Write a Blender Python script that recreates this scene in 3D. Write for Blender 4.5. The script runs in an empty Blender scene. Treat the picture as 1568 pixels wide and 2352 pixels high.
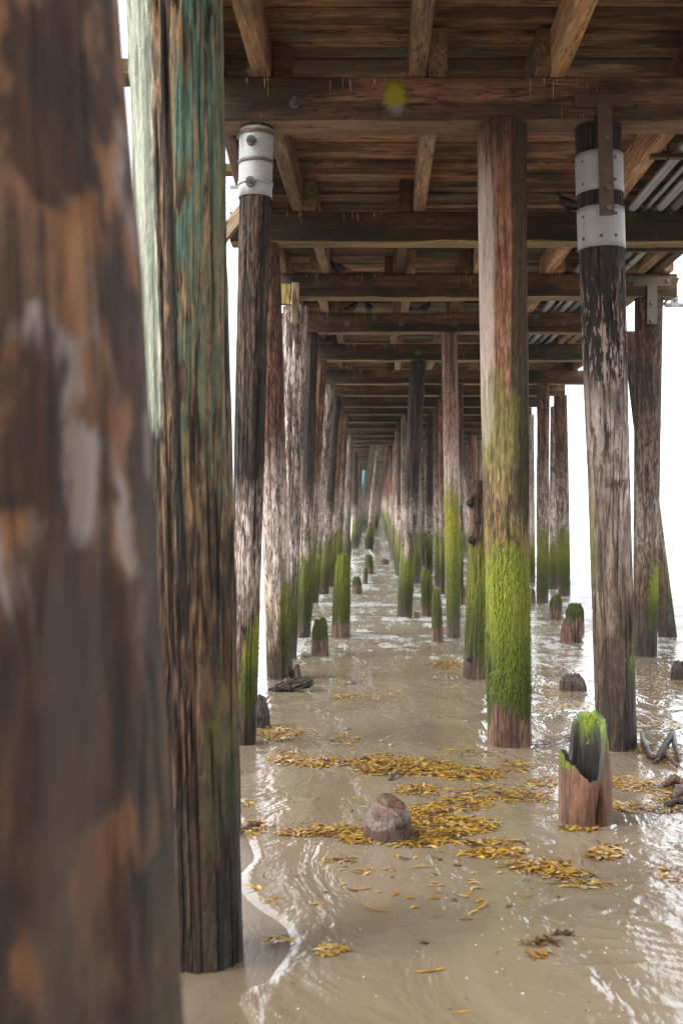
import bpy, math, random
import numpy as np
from mathutils import Vector
R = math.radians
random.seed(7); rng = np.random.default_rng(7)
S = bpy.context.scene
COL = S.collection

# ------------------------------------------------------------------ camera, sky, sun, exposure
F, HX, HY, CAMZ = 2286.7, 784.0, 1153.0, 1.75      # focal length and horizon in units of a 1568 x 2352 picture
cam = bpy.data.cameras.new('camera')
cam.sensor_fit = 'VERTICAL'; cam.sensor_height = 36; cam.lens = 35
cam.shift_y = -23.0 / 2352
cam.clip_start = .05; cam.clip_end = 9000
cam.dof.use_dof = True; cam.dof.focus_distance = 7.4; cam.dof.aperture_fstop = 3.4
co = bpy.data.objects.new('camera', cam); COL.objects.link(co)
co.location = (0, 0, CAMZ); co.rotation_euler = (R(90), 0, 0)
S.camera = co

w = bpy.data.worlds.new('World'); S.world = w; w.use_nodes = True
nt = w.node_tree; bg = nt.nodes['Background']
sky = nt.nodes.new('ShaderNodeTexSky'); sky.sky_type = 'NISHITA'; sky.sun_disc = False
sky.sun_elevation = R(48); sky.sun_rotation = R(-105); sky.air_density = 1.0; sky.dust_density = 4.0; sky.ozone_density = 1.0
hs = nt.nodes.new('ShaderNodeHueSaturation'); hs.inputs['Saturation'].default_value = .22
mx = nt.nodes.new('ShaderNodeMix'); mx.data_type = 'RGBA'; mx.inputs[0].default_value = .6
mx.inputs[7].default_value = (7.6, 7.9, 8.3, 1)            # even overcast veil
nt.links.new(sky.outputs[0], hs.inputs['Color']); nt.links.new(hs.outputs[0], mx.inputs[6])
nt.links.new(mx.outputs[2], bg.inputs['Color']); bg.inputs['Strength'].default_value = .15
sun = bpy.data.lights.new('sun', 'SUN'); sun.energy = 1.1; sun.angle = R(25); sun.color = (1, .97, .92)
so = bpy.data.objects.new('sun', sun); COL.objects.link(so)
so.rotation_euler = Vector((.80, .30, -.78)).to_track_quat('-Z', 'Y').to_euler()
S.view_settings.view_transform = 'Standard'; S.view_settings.look = 'None'
S.view_settings.exposure = 1.72; S.view_settings.gamma = 1
S.cycles.use_denoising = True; S.cycles.denoising_prefilter = 'NONE'
S.cycles.max_bounces = 8; S.cycles.diffuse_bounces = 5; S.cycles.glossy_bounces = 4
S.cycles.transmission_bounces = 2; S.cycles.transparent_max_bounces = 4
S.cycles.sample_clamp_indirect = 6

# ------------------------------------------------------------------ small maths
def _h(ix, iy, iz, seed):
    n = (ix.astype(np.int64)*374761393 + iy.astype(np.int64)*668265263 + iz.astype(np.int64)*2147483647 + seed*1274126177) & 0xffffffff
    n = ((n ^ (n >> 13)) * 1274126177) & 0xffffffff
    n = ((n ^ (n >> 16)) * 2246822519) & 0xffffffff
    return ((n ^ (n >> 15)) & 0xffffff) / float(0xffffff)
def vn(x, y, z=0., seed=0):
    x, y, z = np.broadcast_arrays(np.asarray(x, float), np.asarray(y, float), np.asarray(z, float))
    ix, iy, iz = np.floor(x), np.floor(y), np.floor(z)
    fx, fy, fz = x-ix, y-iy, z-iz
    fx, fy, fz = [f*f*f*(f*(f*6-15)+10) for f in (fx, fy, fz)]
    r = 0
    for a in (0, 1):
        for b in (0, 1):
            for c in (0, 1):
                r = r + _h(ix+a, iy+b, iz+c, seed) * (fx if a else 1-fx) * (fy if b else 1-fy) * (fz if c else 1-fz)
    return r
def fbm(x, y, z=0., o=4, seed=0, g=.5):
    t, a, n = 0, 1., 0.
    for k in range(o):
        t = t + a*vn(np.asarray(x)*2**k, np.asarray(y)*2**k, np.asarray(z)*2**k, seed+k*17); n += a; a *= g
    return t/n
def sstep(a, b, x):
    t = np.clip((x-a)/(b-a), 0, 1); return t*t*(3-2*t)

GD = [-8, 2, 3.4, 7, 13.1, 18, 23, 28, 40, 80, 9000]
GZ = [.75, .245, .17, 0, -.295, -.46, -.6, -.72, -1.1, -3, -3]
SEA = -.72
def gz(d): return np.interp(d, GD, GZ)
def surf(d): return np.maximum(gz(d), SEA)
def dep(py):                                   # depth of the ground or water seen at this height in the picture
    lo, hi = 1.5, 400.
    for _ in range(60):
        m = (lo+hi)/2
        if HY + F*(CAMZ-float(surf(m)))/m > py: lo = m
        else: hi = m
    return lo
def G(px, py):
    d = dep(py); return Vector(((px-HX)*d/F, d, float(surf(d))))
def X_at(px, d): return (px-HX)*d/F
def Z_at(py, d): return CAMZ + (HY-py)*d/F
AX = math.atan(86/F)                            # the pier runs slightly to the right of the view
def q2x(q, d): return q + .0376*d

# ------------------------------------------------------------------ mesh helpers
def mk(name, V, Fc, mat=None, parent=None, smooth=True, attr=None, loc=None):
    me = bpy.data.meshes.new(name)
    V = np.asarray(V, np.float32)
    if isinstance(Fc, np.ndarray):
        n, k = Fc.shape
        me.vertices.add(len(V)); me.vertices.foreach_set('co', V.ravel())
        me.loops.add(n*k); me.loops.foreach_set('vertex_index', Fc.astype(np.int32).ravel())
        me.polygons.add(n); me.polygons.foreach_set('loop_start', (np.arange(n)*k).astype(np.int32))
        me.update(calc_edges=True)
    else:
        me.from_pydata(V.tolist(), [], Fc); me.update()
    if smooth: me.polygons.foreach_set('use_smooth', np.ones(len(me.polygons), bool))
    if attr:
        for an, av in attr.items():
            a = me.attributes.new(an, 'FLOAT', 'POINT'); a.data.foreach_set('value', np.asarray(av, np.float32))
    me.validate()
    if mat: me.materials.append(mat)
    o = bpy.data.objects.new(name, me); COL.objects.link(o)
    if parent: o.parent = parent
    if loc is not None: o.location = loc
    return o
def tag(o, label=None, cat=None, group=None, kind=None):
    if label: o['label'] = label
    if cat: o['category'] = cat
    if group: o['group'] = group
    if kind: o['kind'] = kind
    return o
def empty(name, loc, label, cat, group=None):
    o = bpy.data.objects.new(name, None); COL.objects.link(o); o.location = loc
    o.empty_display_size = .1
    return tag(o, label, cat, group)
class MB:
    """collects simple shapes into one mesh"""
    def __init__(s): s.V = []; s.F = []; s.a = []
    def add(s, V, Fc, a=0.):
        b = len(s.V); s.V += [tuple(v) for v in V]; s.F += [tuple(i+b for i in f) for f in Fc]; s.a += [a]*len(V)
    def box(s, x0, x1, y0, y1, z0, z1, a=0., ch=0.):
        if ch <= 0:
            s.add([(x0,y0,z0),(x1,y0,z0),(x1,y1,z0),(x0,y1,z0),(x0,y0,z1),(x1,y0,z1),(x1,y1,z1),(x0,y1,z1)],
                  [(0,3,2,1),(4,5,6,7),(0,1,5,4),(1,2,6,5),(2,3,7,6),(3,0,4,7)], a)
        else:
            pr = [(y0+ch,z0),(y1-ch,z0),(y1,z0+ch),(y1,z1-ch),(y1-ch,z1),(y0+ch,z1),(y0,z1-ch),(y0,z0+ch)]
            V = [(x0,)+p for p in pr] + [(x1,)+p for p in pr]
            s.add(V, [tuple(range(7,-1,-1)), tuple(range(8,16))] + [(i,(i+1)%8,8+(i+1)%8,8+i) for i in range(8)], a)
    def tube(s, pts, r, n=10, a=0., caps=True):
        pts = [Vector(p) for p in pts]; rs = r if isinstance(r, (list, tuple)) else [r]*len(pts)
        V = []
        for i, p in enumerate(pts):
            t = (pts[min(i+1, len(pts)-1)] - pts[max(i-1, 0)]).normalized()
            u = t.cross(Vector((0,0,1)) if abs(t.z) < .9 else Vector((1,0,0))).normalized(); v = t.cross(u)
            V += [p + (u*math.cos(2*math.pi*k/n) + v*math.sin(2*math.pi*k/n))*rs[i] for k in range(n)]
        Fc = [(i*n+k, i*n+(k+1)%n, (i+1)*n+(k+1)%n, (i+1)*n+k) for i in range(len(pts)-1) for k in range(n)]
        if caps: Fc += [tuple(range(n-1,-1,-1)), tuple(range((len(pts)-1)*n, len(pts)*n))]
        s.add(V, Fc, a)
    def build(s, name, mat, parent=None, smooth=False, loc=None):
        return mk(name, s.V, s.F, mat, parent, smooth, {'rnd': s.a}, loc)

# ------------------------------------------------------------------ material helper
class N:
    def __init__(s, name):
        s.m = bpy.data.materials.new(name); s.m.use_nodes = True; s.t = s.m.node_tree
        s.p = s.t.nodes['Principled BSDF']
    def n(s, ty, **kw):
        x = s.t.nodes.new(ty)
        for k, v in kw.items(): setattr(x, k, v)
        return x
    def l(s, a, b): s.t.links.new(a, b)
    def put(s, sock, v):
        if isinstance(v, bpy.types.NodeSocket): s.l(v, sock)
        else: sock.default_value = (tuple(v)+(1,))[:4] if isinstance(v, tuple) and sock.type == 'RGBA' else v
    def math(s, op, a, b=0., c=0., clamp=False):
        x = s.n('ShaderNodeMath', operation=op, use_clamp=clamp)
        s.put(x.inputs[0], a); s.put(x.inputs[1], b); s.put(x.inputs[2], c); return x.outputs[0]
    def rng(s, v, a, b, c=0., d=1., smooth=True):
        x = s.n('ShaderNodeMapRange'); x.interpolation_type = 'SMOOTHSTEP' if smooth else 'LINEAR'
        s.put(x.inputs[0], v)
        for i, q in enumerate((a, b, c, d)): s.put(x.inputs[i+1], q)
        return x.outputs[0]
    def mix(s, f, a, b, mode='MIX'):
        x = s.n('ShaderNodeMix', data_type='RGBA', blend_type=mode)
        s.put(x.inputs[0], f); s.put(x.inputs[6], a); s.put(x.inputs[7], b); return x.outputs[2]
    def noise(s, vec, scale, detail=4., rough=.55, dist=0., sc=None, off=None):
        if sc is not None or off is not None:
            m = s.n('ShaderNodeMapping'); s.l(vec, m.inputs[0])
            if sc is not None: m.inputs['Scale'].default_value = sc
            if off is not None: m.inputs['Location'].default_value = off
            vec = m.outputs[0]
        x = s.n('ShaderNodeTexNoise'); s.l(vec, x.inputs['Vector'])
        x.inputs['Scale'].default_value = scale; x.inputs['Detail'].default_value = detail
        x.inputs['Roughness'].default_value = rough; x.inputs['Distortion'].default_value = dist
        return x.outputs[0]
    def ramp(s, f, stops, interp='LINEAR'):
        x = s.n('ShaderNodeValToRGB'); s.put(x.inputs[0], f); e = x.color_ramp; e.interpolation = interp
        while len(e.elements) < len(stops): e.elements.new(.5)
        for el, (p, c) in zip(e.elements, sorted(stops, key=lambda t: t[0])):
            el.position = p; el.color = tuple(c)+(1,)
        return x.outputs[0]
    def coord(s, rnd=True):
        tc = s.n('ShaderNodeTexCoord'); oi = s.n('ShaderNodeObjectInfo')
        s.raw = tc.outputs['Object']
        a = s.n('ShaderNodeVectorMath', operation='ADD'); s.l(tc.outputs['Object'], a.inputs[0])
        k = s.n('ShaderNodeVectorMath', operation='SCALE'); k.inputs[0].default_value = (37., 51., 13.)
        s.l(oi.outputs['Random'], k.inputs['Scale']); s.l(k.outputs[0], a.inputs[1])
        sp = s.n('ShaderNodeSeparateXYZ'); s.l(tc.outputs['Object'], sp.inputs[0])
        s.x, s.y, s.z = sp.outputs; s.rand = oi.outputs['Random']
        return a.outputs[0] if rnd else s.raw
    def bump(s, hgt, strength=.5, dist=.02):
        b = s.n('ShaderNodeBump'); b.inputs['Strength'].default_value = strength; b.inputs['Distance'].default_value = dist
        s.l(hgt, b.inputs['Height']); s.l(b.outputs[0], s.p.inputs['Normal'])
    def out(s, col=None, rough=None, metal=None, spec=None, k=.62):
        if col is not None: s.put(s.p.inputs['Base Color'], s.mix(1., col, (k, k, k) if not isinstance(k, tuple) else k, 'MULTIPLY'))
        if rough is not None: s.put(s.p.inputs['Roughness'], rough)
        if metal is not None: s.put(s.p.inputs['Metallic'], metal)
        if spec is not None: s.put(s.p.inputs['Specular IOR Level'], spec)
        return s.m

# wood colours
TAR = (.030,.021,.017); DARK = (.062,.040,.028); BROWN = (.15,.088,.055); RED = (.21,.098,.062); RUST = (.32,.125,.07)
GREY = (.50,.445,.45); PALE = (.60,.555,.555); PINK = (.42,.30,.265); TAN = (.34,.235,.145); WET = (.105,.068,.047); WETR = (.20,.115,.08)
OLIVE = (.12,.105,.035); YG = (.24,.25,.045); MB_ = (.23,.33,.018); MM = (.105,.185,.014); MD = (.035,.075,.012)
TEAL = (.115,.235,.18); AQUA = (.56,.72,.67); TURQ = (.04,.30,.30)

def pile_mat(name, stops, layers=(), H=5., warp=(.5,.35), flake=(.46,.56), crack=.75, bump=.8, rough=.8, wet=.35, sc=1., lean=0., kcol=(.77,.705,.625)):
    """stops: (height, colour a, colour b): a shows where the grain noise is low, b where it is high"""
    m = N(name); v = m.coord()
    if lean: m.x = m.math('SUBTRACT', m.x, m.math('MULTIPLY', m.z, lean))
    st = m.noise(v, 13*sc, 7, .66, .35, (1,1,.15)); gm = m.noise(v, 24*sc, 5, .6, .3, (1,1,.42), (2,7,4)); pa = m.noise(v, 5*sc, 4, .55, 0, (1,1,.22)); fi = m.noise(v, 60*sc, 5, .65, .3, (1,1,.2))
    zw = m.math('ADD', m.z, m.math('ADD', m.math('MULTIPLY', m.math('SUBTRACT', st, .5), warp[0]*2), m.math('MULTIPLY', m.math('SUBTRACT', pa, .5), warp[1]*2)))
    h = m.math('DIVIDE', zw, H)
    A = m.ramp(h, [(z/H, a) for z, a, b in stops]); B = m.ramp(h, [(z/H, b) for z, a, b in stops])
    fm = m.math('ADD', m.math('MULTIPLY', st, .62), m.math('MULTIPLY', fi, .38))
    c = m.mix(m.rng(fm, flake[0], flake[1]), A, B)
    c = m.mix(1., c, m.ramp(fi, [(.28,(.62,.60,.57)),(.5,(.98,.98,.98)),(.72,(1.28,1.26,1.22))]), 'MULTIPLY')
    c = m.mix(1., c, m.ramp(pa, [(.3,(.78,.76,.74)),(.7,(1.2,1.2,1.2))]), 'MULTIPLY')
    c = m.mix(1., c, m.ramp(gm, [(.32,(.66,.64,.62)),(.5,(1,1,1)),(.68,(1.22,1.2,1.17))]), 'MULTIPLY')
    cr = m.noise(v, 17*sc, 3, .5, .15, (1,1,.035))
    cm = m.math('SUBTRACT', 1., m.rng(m.math('ABSOLUTE', m.math('SUBTRACT', cr, .5)), .006, .03))
    c = m.mix(m.math('MULTIPLY', cm, crack), c, (.016,.012,.010))
    vo = m.n('ShaderNodeTexVoronoi'); mp = m.n('ShaderNodeMapping'); m.l(v, mp.inputs[0]); mp.inputs['Scale'].default_value = (1,1,.55); m.l(mp.outputs[0], vo.inputs['Vector']); vo.inputs['Scale'].default_value = 4.2
    kn = m.math('SUBTRACT', 1., m.rng(vo.outputs['Distance'], .055, .10))
    c = m.mix(m.math('MULTIPLY', kn, .8), c, (.035,.024,.018))
    rg = m.rng(m.z, .05, .9, wet, rough)
    hgt = m.math('ADD', m.math('MULTIPLY', st, .9), m.math('ADD', m.math('MULTIPLY', fi, .55), m.math('MULTIPLY', cm, -.55)))
    hgt = m.math('ADD', hgt, m.math('MULTIPLY', gm, .5))
    for L in layers:
        tk = L.get('tex', 'fm')
        tex = {'st': st, 'pa': pa, 'fi': fi, 'fm': fm, 'gm': m.math('ADD', m.math('MULTIPLY', gm, .7), m.math('MULTIPLY', pa, .3))}.get(tk)
        if tex is None: tex = m.noise(v, 9.5, 4, .55, .5, (1,1,.5), {'p2': (3,1,7), 'p3': (8,2,1), 'pb': (1.3,5,3.1)}[tk])
        if L.get('ring'):                                     # arching grain figure of a flat-sawn face
            rn = m.noise(v, 5.5, 2, .5, .8, (1,1,.16)); tex = m.math('ADD', .5, m.math('MULTIPLY', m.math('SINE', m.math('MULTIPLY', rn, 46.)), .26))
            tex = m.math('ADD', m.math('MULTIPLY', tex, .7), m.math('MULTIPLY', fm, .3))
        k = 1.
        def trap(val, r):
            a = m.rng(val, r[0], r[1]) if r[0] is not None else 1.
            b = m.rng(val, r[2], r[3], 1., 0.) if r[2] is not None else 1.
            return m.math('MULTIPLY', a, b)
        if 'z' in L: k = m.math('MULTIPLY', k, trap(zw if L.get('warp', 1) else m.z, L['z']))
        if 'x' in L: k = m.math('MULTIPLY', k, trap(m.math('ADD', m.x, m.math('MULTIPLY', m.math('SUBTRACT', pa, .5), L.get('xw', .06))), L['x']))
        e = L.get('n', 1.6); so_ = L.get('soft', .25)
        f = m.math('ADD', m.math('SUBTRACT', k, .5), m.math('MULTIPLY', m.math('SUBTRACT', tex, L.get('thr', .5)), e))
        f = m.math('MULTIPLY', m.math('MULTIPLY', m.rng(f, -so_, so_), m.rng(k, .02, .3)), L.get('amt', 1.))
        cc = L['c']
        if 'c2' in L: cc = m.mix(m.rng(L.get('mixz') and m.z or fi, *(L.get('mixz') or (.42,.6))), L['c'], L['c2'])
        if L.get('moss'):
            cc = m.mix(1., cc, m.ramp(m.noise(v, 60, 5, .7, 0, (1,1,.35)), [(.3,(.4,.42,.3)),(.7,(1.5,1.45,1.4))]), 'MULTIPLY')
            rg = m.math('MAXIMUM', rg, m.math('MULTIPLY', f, .9))
        c = m.mix(f, c, cc)
    m.bump(hgt, bump, .022)
    return m.out(c, rg, 0., .35, kcol)

def moss(z0, z1, c=MB_, c2=MD, x=None, thr=.48, f0=.18, f1=.5, n=1.5, amt=1., mixz=None):
    """algae belt: dark at its foot, bright above (two kinds of growth)"""
    c = tuple(q*1.22 for q in c); c2 = tuple(q*1.12 for q in c2)
    d = dict(c=c2, c2=c, z=(z0-f0*.5, z0+f0*.5, z1-f1*.5, z1+f1*.5), thr=thr+.02, n=n*1.7, soft=.35, moss=1, amt=amt, tex='gm',
             mixz=mixz or (z0+(z1-z0)*.25, z0+(z1-z0)*.75))
    if x: d['x'] = x
    return d

def timber_mat(name, a, b, tint=None, tintthr=.62, dark=None, bump=.5, ax=0, crack=.7, moss_=None, drip=False, under=None, k=(.98,.93,.85)):
    m = N(name); v = m.coord(); s = [1,1,1]; s[ax] = .10
    at = m.n('ShaderNodeAttribute', attribute_name='rnd')
    off = m.n('ShaderNodeVectorMath', operation='SCALE'); off.inputs[0].default_value = (7., 31., 17.); m.l(at.outputs['Fac'], off.inputs['Scale'])
    ad = m.n('ShaderNodeVectorMath', operation='ADD'); m.l(v, ad.inputs[0]); m.l(off.outputs[0], ad.inputs[1]); v = ad.outputs[0]
    st = m.noise(v, 14, 6, .65, .6, tuple(s)); fi = m.noise(v, 60, 4, .6, .3, tuple(s)); s2 = [1,1,1]; s2[ax] = .35
    pa = m.noise(v, 2.6, 4, .6, 0, tuple(s2))
    c = m.mix(m.rng(st, .36, .62), a, b)
    c = m.mix(1., c, m.ramp(fi, [(.3,(.55,.53,.52)),(.7,(1.3,1.3,1.28))]), 'MULTIPLY')
    c = m.mix(1., c, m.ramp(pa, [(.3,(.6,.6,.62)),(.7,(1.35,1.3,1.25))]), 'MULTIPLY')
    vr = m.math('ADD', m.rand, at.outputs['Fac']); vr = m.math('FRACT', m.math('MULTIPLY', vr, 7.31))
    c = m.mix(1., c, m.ramp(vr, [(0,(.5,.5,.52)),(.35,(.9,.86,.82)),(.7,(1.15,1.1,1.05)),(1,(1.5,1.35,1.2))]), 'MULTIPLY')
    if tint is not None:
        tp = m.noise(v, 1.7, 3, .55, 0, tuple(s2), (9,4,2))
        c = m.mix(m.math('MULTIPLY', m.rng(m.math('ADD', tp, m.math('MULTIPLY', m.math('SUBTRACT', fi, .5), .25)), tintthr, tintthr+.1), .6), c, tint)
    if dark is not None:
        dp = m.noise(v, 1.9, 4, .6, 0, tuple(s2), (3,14,5)); c = m.mix(m.rng(dp, .48, .6), c, dark)
    if moss_ is not None:
        mp_ = m.noise(v, 2.4, 4, .6, 0, None, (1,3,25)); c = m.mix(m.math('MULTIPLY', m.rng(mp_, .55, .7), .6), c, moss_)
    if under is not None:                      # lower part of the faces darker up to a wavy edge, paler underside
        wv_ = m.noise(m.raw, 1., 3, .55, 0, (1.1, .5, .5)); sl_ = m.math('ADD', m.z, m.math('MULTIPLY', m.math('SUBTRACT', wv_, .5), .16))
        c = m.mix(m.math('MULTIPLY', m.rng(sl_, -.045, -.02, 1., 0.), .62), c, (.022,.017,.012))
        ge = m.n('ShaderNodeNewGeometry'); sn = m.n('ShaderNodeSeparateXYZ'); m.l(ge.outputs['True Normal'], sn.inputs[0])
        c = m.mix(m.math('MULTIPLY', m.rng(sn.outputs[2], -.95, -.75, 1., 0.), m.rng(pa, .3, .6, .55, 1.)), c, m.mix(m.rng(st, .36, .62), tuple(.6*q for q in under), under))  # light bounced up from the water, painted into the underside colour
    cr = m.noise(v, 16, 2, .5, .2, tuple(s), (5,1,9)); cm = m.math('SUBTRACT', 1., m.rng(m.math('ABSOLUTE', m.math('SUBTRACT', cr, .5)), .004, .02))
    c = m.mix(m.math('MULTIPLY', cm, crack), c, (.014,.011,.009))
    m.bump(m.math('ADD', m.math('ADD', st, m.math('MULTIPLY', fi, .5)), m.math('MULTIPLY', cm, -.4)), bump, .012)
    if drip:                                   # bird lime running down from the top edge
        dn = m.noise(m.raw, 1., 2, .5, 0, (70, 1, 3.5)); dl_ = m.noise(m.raw, 2.3, 3, .6, 0, (1, .2, .2), (4, 2, 1)); du = m.rng(m.z, -.13, .15, 0, .09)
        c = m.mix(m.math('MULTIPLY', m.rng(m.math('ADD', dn, du), .735, .765), m.math('MULTIPLY', m.rng(dl_, .47, .56), .8)), c, (.55,.43,.25))
    return m.out(c, .8, 0., .3, k)

M = {}
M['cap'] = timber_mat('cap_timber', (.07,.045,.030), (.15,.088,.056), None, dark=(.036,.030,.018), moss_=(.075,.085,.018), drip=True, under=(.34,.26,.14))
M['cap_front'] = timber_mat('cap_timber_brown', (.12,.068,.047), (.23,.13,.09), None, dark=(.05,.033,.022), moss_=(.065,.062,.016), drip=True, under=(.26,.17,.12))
M['stringer'] = timber_mat('stringer_timber', (.24,.165,.115), (.40,.285,.20), (.20,.25,.17), .60)
M['stringer_dark'] = timber_mat('stringer_timber_dark', (.075,.046,.03), (.13,.075,.048), (.08,.10,.07), .62)
M['deck'] = timber_mat('deck_planks', (.12,.072,.047), (.30,.185,.115), (.14,.21,.165), .58, dark=(.075,.047,.032), bump=.8)
M['mossybeam'] = timber_mat('mossy_timber', (.14,.11,.05), (.26,.25,.10), (.2,.22,.07), .5)
M['greybeam'] = timber_mat('grey_timber', (.22,.18,.14), (.42,.36,.29))

def metal(name, c, c2, rust=.5, met=.0, rough=.5, thr=.5, sp=22.):
    m = N(name); v = m.coord(); n1 = m.noise(v, 7, 5, .65); n2 = m.noise(v, sp*3, 3, .6)
    f = m.rng(m.math('ADD', m.math('MULTIPLY', n1, .75), m.math('MULTIPLY', n2, .25)), thr, thr+.14)
    col = m.mix(m.math('MULTIPLY', f, rust), c, c2)
    col = m.mix(1., col, m.ramp(n2, [(.3,(.8,.8,.8)),(.7,(1.12,1.12,1.12))]), 'MULTIPLY')
    m.bump(n2, .25, .004)
    return m.out(col, rough, met)
M['white_steel'] = metal('white_sleeve_sheet', (.58,.57,.56), (.33,.25,.19), .55, 0, .45, .56)
M['grey_sleeve'] = metal('galvanised_sleeve', (.40,.375,.355), (.27,.17,.11), .6, 0, .5, .55)
M['strap'] = metal('rusty_strap', (.115,.078,.052), (.20,.09,.045), .8, .2, .65, .46)
M['strap_grey'] = metal('weathered_plate', (.20,.165,.12), (.22,.10,.05), .7, .2, .6, .5)
M['bolt'] = metal('bolt_steel', (.20,.19,.18), (.16,.09,.06), .6, .5, .5, .5)
M['pipe'] = metal('conduit_steel', (.50,.52,.54), (.30,.25,.21), .5, .25, .35, .58)
M['pipe_dark'] = metal('conduit_steel_dark', (.26,.26,.27), (.2,.14,.1), .5, .25, .45, .5)
M['green_steel'] = metal('green_painted_steel', (.035,.20,.17), (.05,.14,.12), .5, 0, .45, .5)

def moss_mat(name, bright, mid, dark, z0, z1):
    m = N(name); v = m.coord(); n = m.noise(v, 9, 4, .6); f = m.noise(v, 55, 3, .6)
    h = m.rng(m.math('ADD', m.z, m.math('MULTIPLY', m.math('SUBTRACT', n, .5), .5)), z0, z1, 0, 1, False)
    c = m.ramp(h, [(0, dark), (.45, mid), (.8, bright), (1, bright)])
    c = m.mix(1., c, m.ramp(f, [(.3,(.58,.58,.52)),(.7,(1.4,1.36,1.28))]), 'MULTIPLY')
    return m.out(c, .75, 0, .25, .82)

# ------------------------------------------------------------------ wood shapes
def pile_grid(rb, rt, H, lean, sink, nu, nv, rough=1., seed=0, topf=None, groove=1., swell=0., powz=1., flut=0.):
    th = np.linspace(0, 2*np.pi, nu, endpoint=False)
    z1 = np.linspace(0, 1, nv)[:, None]
    top = H + (topf(th)[None, :] if topf is not None else 0)
    z = -sink + z1*(top+sink)
    t = np.clip(z/H, -.2, 1.2)
    r = rb + (rt-rb)*np.clip(t, 0, 1)**powz
    c, s = np.cos(th)[None, :], np.sin(th)[None, :]
    r = r*(1 + .09*rough*(fbm(c*1.3+seed, s*1.3, z*.45, 3, seed)-.5))
    r = r + rough*.010*(fbm(c*4+seed, s*4, z*1.6, 4, seed+3)-.5)
    fl = fbm(c*9+seed, s*9, z*.8, 3, seed+5)
    r = r + rough*.006*(sstep(.47, .53, fl)-.5)
    gr = np.abs(vn(c*9+seed, s*9, z*.45, seed+9)-.5)
    r = r - groove*.016*rough*(1-sstep(.0, .055, gr))
    if swell: r = r + swell*(1-sstep(.5, 1.25, z))*(.3+1.4*fbm(c*2.5+seed, s*2.5, z*3.5, 3, seed+11))*sstep(-.5,-.1,z)
    ox = lean[0]*t; oy = lean[1]*t
    P = np.stack([ox + r*c, oy + r*s, z + 0*c], -1)
    return P
def grid_mesh(P, cap=True, inner=None):
    nv, nu, _ = P.shape
    V = P.reshape(-1, 3); i = np.arange(nv-1)[:, None]*nu; j = np.arange(nu)[None, :]; k = (j+1) % nu
    Fq = np.stack([i+j, i+k, i+nu+k, i+nu+j], -1).reshape(-1, 4)
    if cap:                                      # closed, slightly rough end grain
        rings = [P[-1]]; ctr = P[-1].mean(0)
        V = [V]; b = nv*nu; prev = (nv-1)*nu; extra = []
        for q, f in enumerate((.8, .5, .2)):
            R_ = ctr + (P[-1]-ctr)*f
            R_[:, 2] += .012*(vn(R_[:, 0]*60, R_[:, 1]*60, q, 5)-.6)
            V.append(R_); jj = np.arange(nu); kk = (jj+1) % nu
            extra.append(np.stack([prev+jj, prev+kk, b+kk, b+jj], -1)); prev = b; b += nu
        V.append(ctr[None]); V = np.concatenate(V)
        jj = np.arange(nu); kk = (jj+1) % nu
        extra.append(np.stack([prev+jj, prev+kk, np.full(nu, b), np.full(nu, b)], -1))
        last = [(int(a), int(c_), int(b)) for a, c_ in zip(prev+jj, prev+kk)]
        Fq = np.concatenate([Fq]+extra[:-1])
        return V, [tuple(f) for f in Fq.tolist()] + last
    return V, Fq
def moss_blades(P, n, prob, mat, parent, L=(.02,.05), W=.007, seed=0, out=.45):
    """a coat of hair-like algae hanging on the wood"""
    g = np.random.default_rng(seed); nv, nu, _ = P.shape
    V = []; cnt = 0
    i = g.integers(1, nv-1, n*4); j = g.integers(0, nu, n*4)
    fi, fj = g.random(n*4), g.random(n*4)
    p = P[i, j]*(1-fi[:,None])*(1-fj[:,None]) + P[i+1 - (i+1>=nv), j]*fi[:,None]*(1-fj[:,None]) + P[i, (j+1)%nu]*(1-fi[:,None])*fj[:,None] + P[i+1-(i+1>=nv), (j+1)%nu]*fi[:,None]*fj[:,None]
    tu = P[i, (j+1)%nu]-P[i, j-1]; tv = P[np.minimum(i+1,nv-1), j]-P[i-1, j]
    nn = np.cross(tu, tv); nn /= np.linalg.norm(nn, axis=1, keepdims=True)+1e-9
    tu /= np.linalg.norm(tu, axis=1, keepdims=True)+1e-9
    ang = j/nu*2*np.pi
    ok = g.random(n*4) < prob(ang, p[:,2], p, nn)
    p, tu, nn = p[ok][:n], tu[ok][:n], nn[ok][:n]; m = len(p)
    if m == 0: return None
    ln = g.uniform(L[0], L[1], m)[:,None]; wd = (W*g.uniform(.6,1.5,m))[:,None]
    dr = np.array([0,0,-1.]) + nn*(out*g.uniform(.3,1.6,m))[:,None] + tu*g.normal(0,.35,m)[:,None]
    dr /= np.linalg.norm(dr, axis=1, keepdims=True)
    b = p - nn*.003
    mid = b + dr*ln*.5 + nn*ln*.12
    tip = b + dr*ln
    Vv = np.stack([b-tu*wd*.5, b+tu*wd*.5, mid+tu*wd*.4, mid-tu*wd*.4, tip], 1).reshape(-1,3)
    k = np.arange(m)*5
    Fc = [tuple(x) for x in np.stack([k, k+1, k+2, k+3],-1).tolist()] + [tuple(x) for x in np.stack([k+3, k+2, k+4],-1).tolist()]
    return tag(mk('moss', Vv, Fc, mat, parent, True), kind='stuff')
GROUP_PILES = 'timber piles carrying the pier'
DTOP = 4.42
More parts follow.
